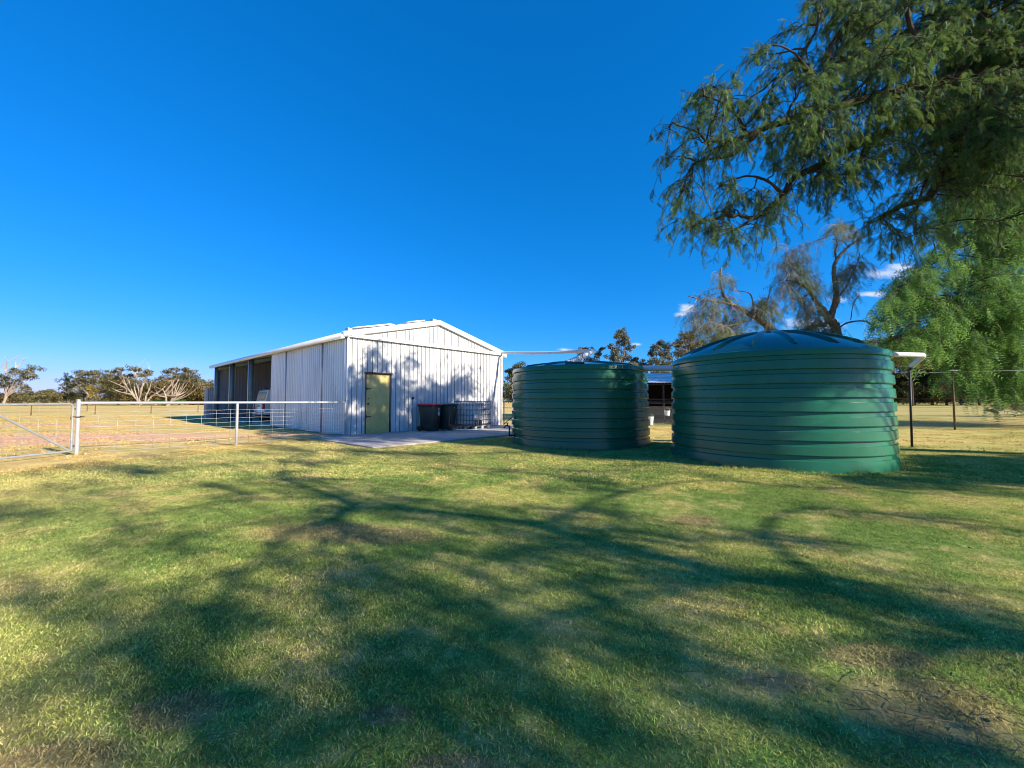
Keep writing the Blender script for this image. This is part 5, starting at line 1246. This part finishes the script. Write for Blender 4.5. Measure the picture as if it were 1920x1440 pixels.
def scatter(name, label, pts, rots, scl, srcs, parent_kind='stuff'):
    me = bpy.data.meshes.new(name); me.vertices.add(len(pts)); me.vertices.foreach_set('co', np.asarray(pts, np.float32).ravel())
    for nm, typ, arr in (('rot', 'FLOAT', rots), ('scl', 'FLOAT', scl)):
        at_ = me.attributes.new(nm, typ, 'POINT'); at_.data.foreach_set('value', np.asarray(arr, np.float32))
    at_ = me.attributes.new('pick', 'INT', 'POINT'); at_.data.foreach_set('value', (np.arange(len(pts))*7 % len(srcs)).astype(np.int32))
    o = link(name, me, M['grass']); tag(o, label, 'grass', None, 'stuff')
    ng = bpy.data.node_groups.new(name+'_nodes', 'GeometryNodeTree')
    ng.interface.new_socket('Geometry', in_out='INPUT', socket_type='NodeSocketGeometry'); ng.interface.new_socket('Geometry', in_out='OUTPUT', socket_type='NodeSocketGeometry')
    gi = ng.nodes.new('NodeGroupInput'); go = ng.nodes.new('NodeGroupOutput')
    join = ng.nodes.new('GeometryNodeJoinGeometry')
    def attr(nm, dt):
        n_ = ng.nodes.new('GeometryNodeInputNamedAttribute'); n_.data_type = dt; n_.inputs['Name'].default_value = nm; return n_.outputs['Attribute']
    rt = attr('rot', 'FLOAT'); sc_ = attr('scl', 'FLOAT'); pk = attr('pick', 'INT')
    cr = ng.nodes.new('ShaderNodeCombineXYZ'); ng.links.new(rt, cr.inputs[2])
    cs3 = ng.nodes.new('ShaderNodeCombineXYZ')
    for i in range(3): ng.links.new(sc_, cs3.inputs[i])
    for i, s_ in enumerate(srcs):
        oi = ng.nodes.new('GeometryNodeObjectInfo'); oi.inputs['Object'].default_value = s_; oi.inputs['As Instance'].default_value = True
        eq = ng.nodes.new('FunctionNodeCompare'); eq.data_type = 'INT'; eq.operation = 'EQUAL'
        ng.links.new(pk, eq.inputs[2]); eq.inputs[3].default_value = i
        ip = ng.nodes.new('GeometryNodeInstanceOnPoints'); ng.links.new(gi.outputs[0], ip.inputs['Points']); ng.links.new(eq.outputs[0], ip.inputs['Selection'])
        ng.links.new(oi.outputs['Geometry'], ip.inputs['Instance']); ng.links.new(cr.outputs[0], ip.inputs['Rotation']); ng.links.new(cs3.outputs[0], ip.inputs['Scale'])
        ng.links.new(ip.outputs[0], join.inputs[0])
    ng.links.new(join.outputs[0], go.inputs[0])
    md = o.modifiers.new('grass', 'NODES'); md.node_group = ng; return o
def lawn_ok(P):
    x, y = P[:, 0], P[:, 1]
    rel = P[:, :2]-SA; t_ = rel@GD; s_ = rel@SD
    ok = ~((t_ > -1.27) & (t_ < 8.32) & (s_ > -4.08))
    ok &= ~((s_ > -0.1) & (t_ > -0.15))
    ok &= np.hypot(x-5.6, y-8.65) > 2.04; ok &= np.hypot(x-1.985, y-11.86) > 2.04
    return ok
def is_lawn(x, y):
    line = -9.1+0.34*np.maximum(y-6.0, 0); far = 13.4-0.36*np.maximum(x, -1.0)
    return (x > line+0.2) & (y < far)
rng = np.random.default_rng(5)
near_src = [blade_patch('grass_tuft', 820, 0.20, 0.010, 0.025, 0.0034, 200+i, 0.8) for i in range(4)]
far_src = [blade_patch('grass_tuft', 620, 0.42, 0.016, 0.034, 0.0075, 210+i) for i in range(3)]
dry_src = [blade_patch('dry_grass_tuft', 150, 0.45, 0.03, 0.075, 0.010, 220+i, 0.9) for i in range(3)]
def grid(x0, x1, y0, y1, st_, rng):
    X, Y = np.meshgrid(np.arange(x0, x1, st_), np.arange(y0, y1, st_)); P = np.stack([X.ravel(), Y.ravel()], 1)
    return P+rng.uniform(-0.5, 0.5, P.shape)*st_
P = grid(-10, 10, 0.2, 6.2, 0.15, rng); k = (np.abs(P[:, 0]) < P[:, 1]*1.5+1.0) & is_lawn(P[:, 0], P[:, 1]); P = P[k]; P = P[lawn_ok(P)]
bald = np.zeros(len(P))
for (px, py, rx, ry) in ((1740, 1330, 0.5, 0.28), (1450, 1285, 0.18, 0.08), (1640, 1230, 0.2, 0.08), (720, 1335, 0.07, 0.05), (1290, 1275, 0.04, 0.04)):
    q = G(px, py); bald = np.maximum(bald, np.exp(-((P[:, 0]-q[0])/rx)**2-((P[:, 1]-q[1])/ry)**2))
P = P[rng.uniform(size=len(P)) > bald*0.45]
scatter('lawn_grass', 'short green and yellowing lawn grass in the foreground', np.column_stack([P, gz(P[:, 0], P[:, 1])]), rng.uniform(0, 6.28, len(P)), rng.uniform(0.8, 1.25, len(P)), near_src)
P = grid(-12, 18, 6.0, 15.5, 0.30, rng); k = (np.abs(P[:, 0]) < P[:, 1]*1.5+1.0) & is_lawn(P[:, 0], P[:, 1]); P = P[k]; P = P[lawn_ok(P)]
scatter('lawn_grass', 'mown lawn grass further off around the tanks and slab', np.column_stack([P, gz(P[:, 0], P[:, 1])]), rng.uniform(0, 6.28, len(P)), rng.uniform(0.8, 1.3, len(P)), far_src)
P = grid(-40, 44, 4.0, 34.0, 0.62, rng); k = (np.abs(P[:, 0]) < P[:, 1]*1.5+1.0) & ~is_lawn(P[:, 0]+0.3, P[:, 1]-0.3); P = P[k]; P = P[lawn_ok(P)]
nz = np.sin(P[:, 0]*0.7)*np.sin(P[:, 1]*0.9+1)+np.sin(P[:, 0]*0.23+2)*np.cos(P[:, 1]*0.31); P = P[rng.uniform(size=len(P)) < 0.45+0.3*nz]
scatter('paddock_grass', 'short dry straw coloured grass of the paddock', np.column_stack([P, gz(P[:, 0], P[:, 1])*(np.hypot(P[:, 0], P[:, 1]) < 30)]), rng.uniform(0, 6.28, len(P)), rng.uniform(0.6, 1.2, len(P)), dry_src)
# longer grass left standing round the feet of the tanks and posts
ang = rng.uniform(0, 6.28, 150); ctr = np.where(rng.uniform(size=150)[:, None] < 0.55, np.array([[5.60, 8.65]]), np.array([[1.985, 11.86]]))
P = ctr+np.column_stack([np.cos(ang), np.sin(ang)])*rng.uniform(2.06, 2.20, 150)[:, None]
P = np.concatenate([P, np.array([[G(1710, 838)[0], G(1710, 838)[1]], [G(443, 833)[0], G(443, 833)[1]], [G(143, 853)[0], G(143, 853)[1]]])+0.03])
fringe_src = [blade_patch('long_grass_tuft', 90, 0.12, 0.04, 0.10, 0.007, 230+i, 0.7) for i in range(2)]
scatter('long_grass', 'longer untrimmed grass round the feet of the tanks and posts', np.column_stack([P, gz(P[:, 0], P[:, 1])]), rng.uniform(0, 6.28, len(P)), rng.uniform(0.6, 1.2, len(P)), fringe_src)
# fallen leaves and twigs on the lawn
n_ = 2600; P = grid(-6, 7, 0.9, 7, 0.17, rng); P = P[rng.permutation(len(P))[:n_]]; P = P[is_lawn(P[:, 0], P[:, 1]) & lawn_ok(P)]
w1 = np.exp(-((P[:, 0]-G(1740, 1330)[0])/1.2)**2-((P[:, 1]-G(1740, 1330)[1])/0.8)**2); P = P[rng.uniform(size=len(P)) < 0.22+0.78*w1]
q = np.column_stack([P, gz(P[:, 0], P[:, 1])+rng.uniform(0.012, 0.03, len(P))]); dv = rng.normal(0, 1, (len(P), 3)); dv[:, 2] *= 0.25
V, Fq = place_template(LEAF_Q, LEAF_F, q, dv, rng.uniform(0.012, 0.034, len(P)), rng)
mb = MB(); mb.add(V, [Fq])
for k in range(60):
    g0 = G(rng.uniform(1500, 1915), rng.uniform(1270, 1440)) if k < 45 else G(rng.uniform(100, 1400), rng.uniform(1000, 1400)); a = rng.uniform(0, 6.28); L = rng.uniform(0.05, 0.22)
    mb.tube([(g0[0], g0[1], 0.015), (g0[0]+L*0.5*math.cos(a), g0[1]+L*0.5*math.sin(a), 0.03), (g0[0]+L*math.cos(a+0.3), g0[1]+L*math.sin(a+0.3), 0.02)], 0.0012, 4)
o = mb.build('leaf_litter', M['litter']); tag(o, 'scattered fallen leaves and thin twigs on the lawn', 'leaf litter', None, 'stuff')
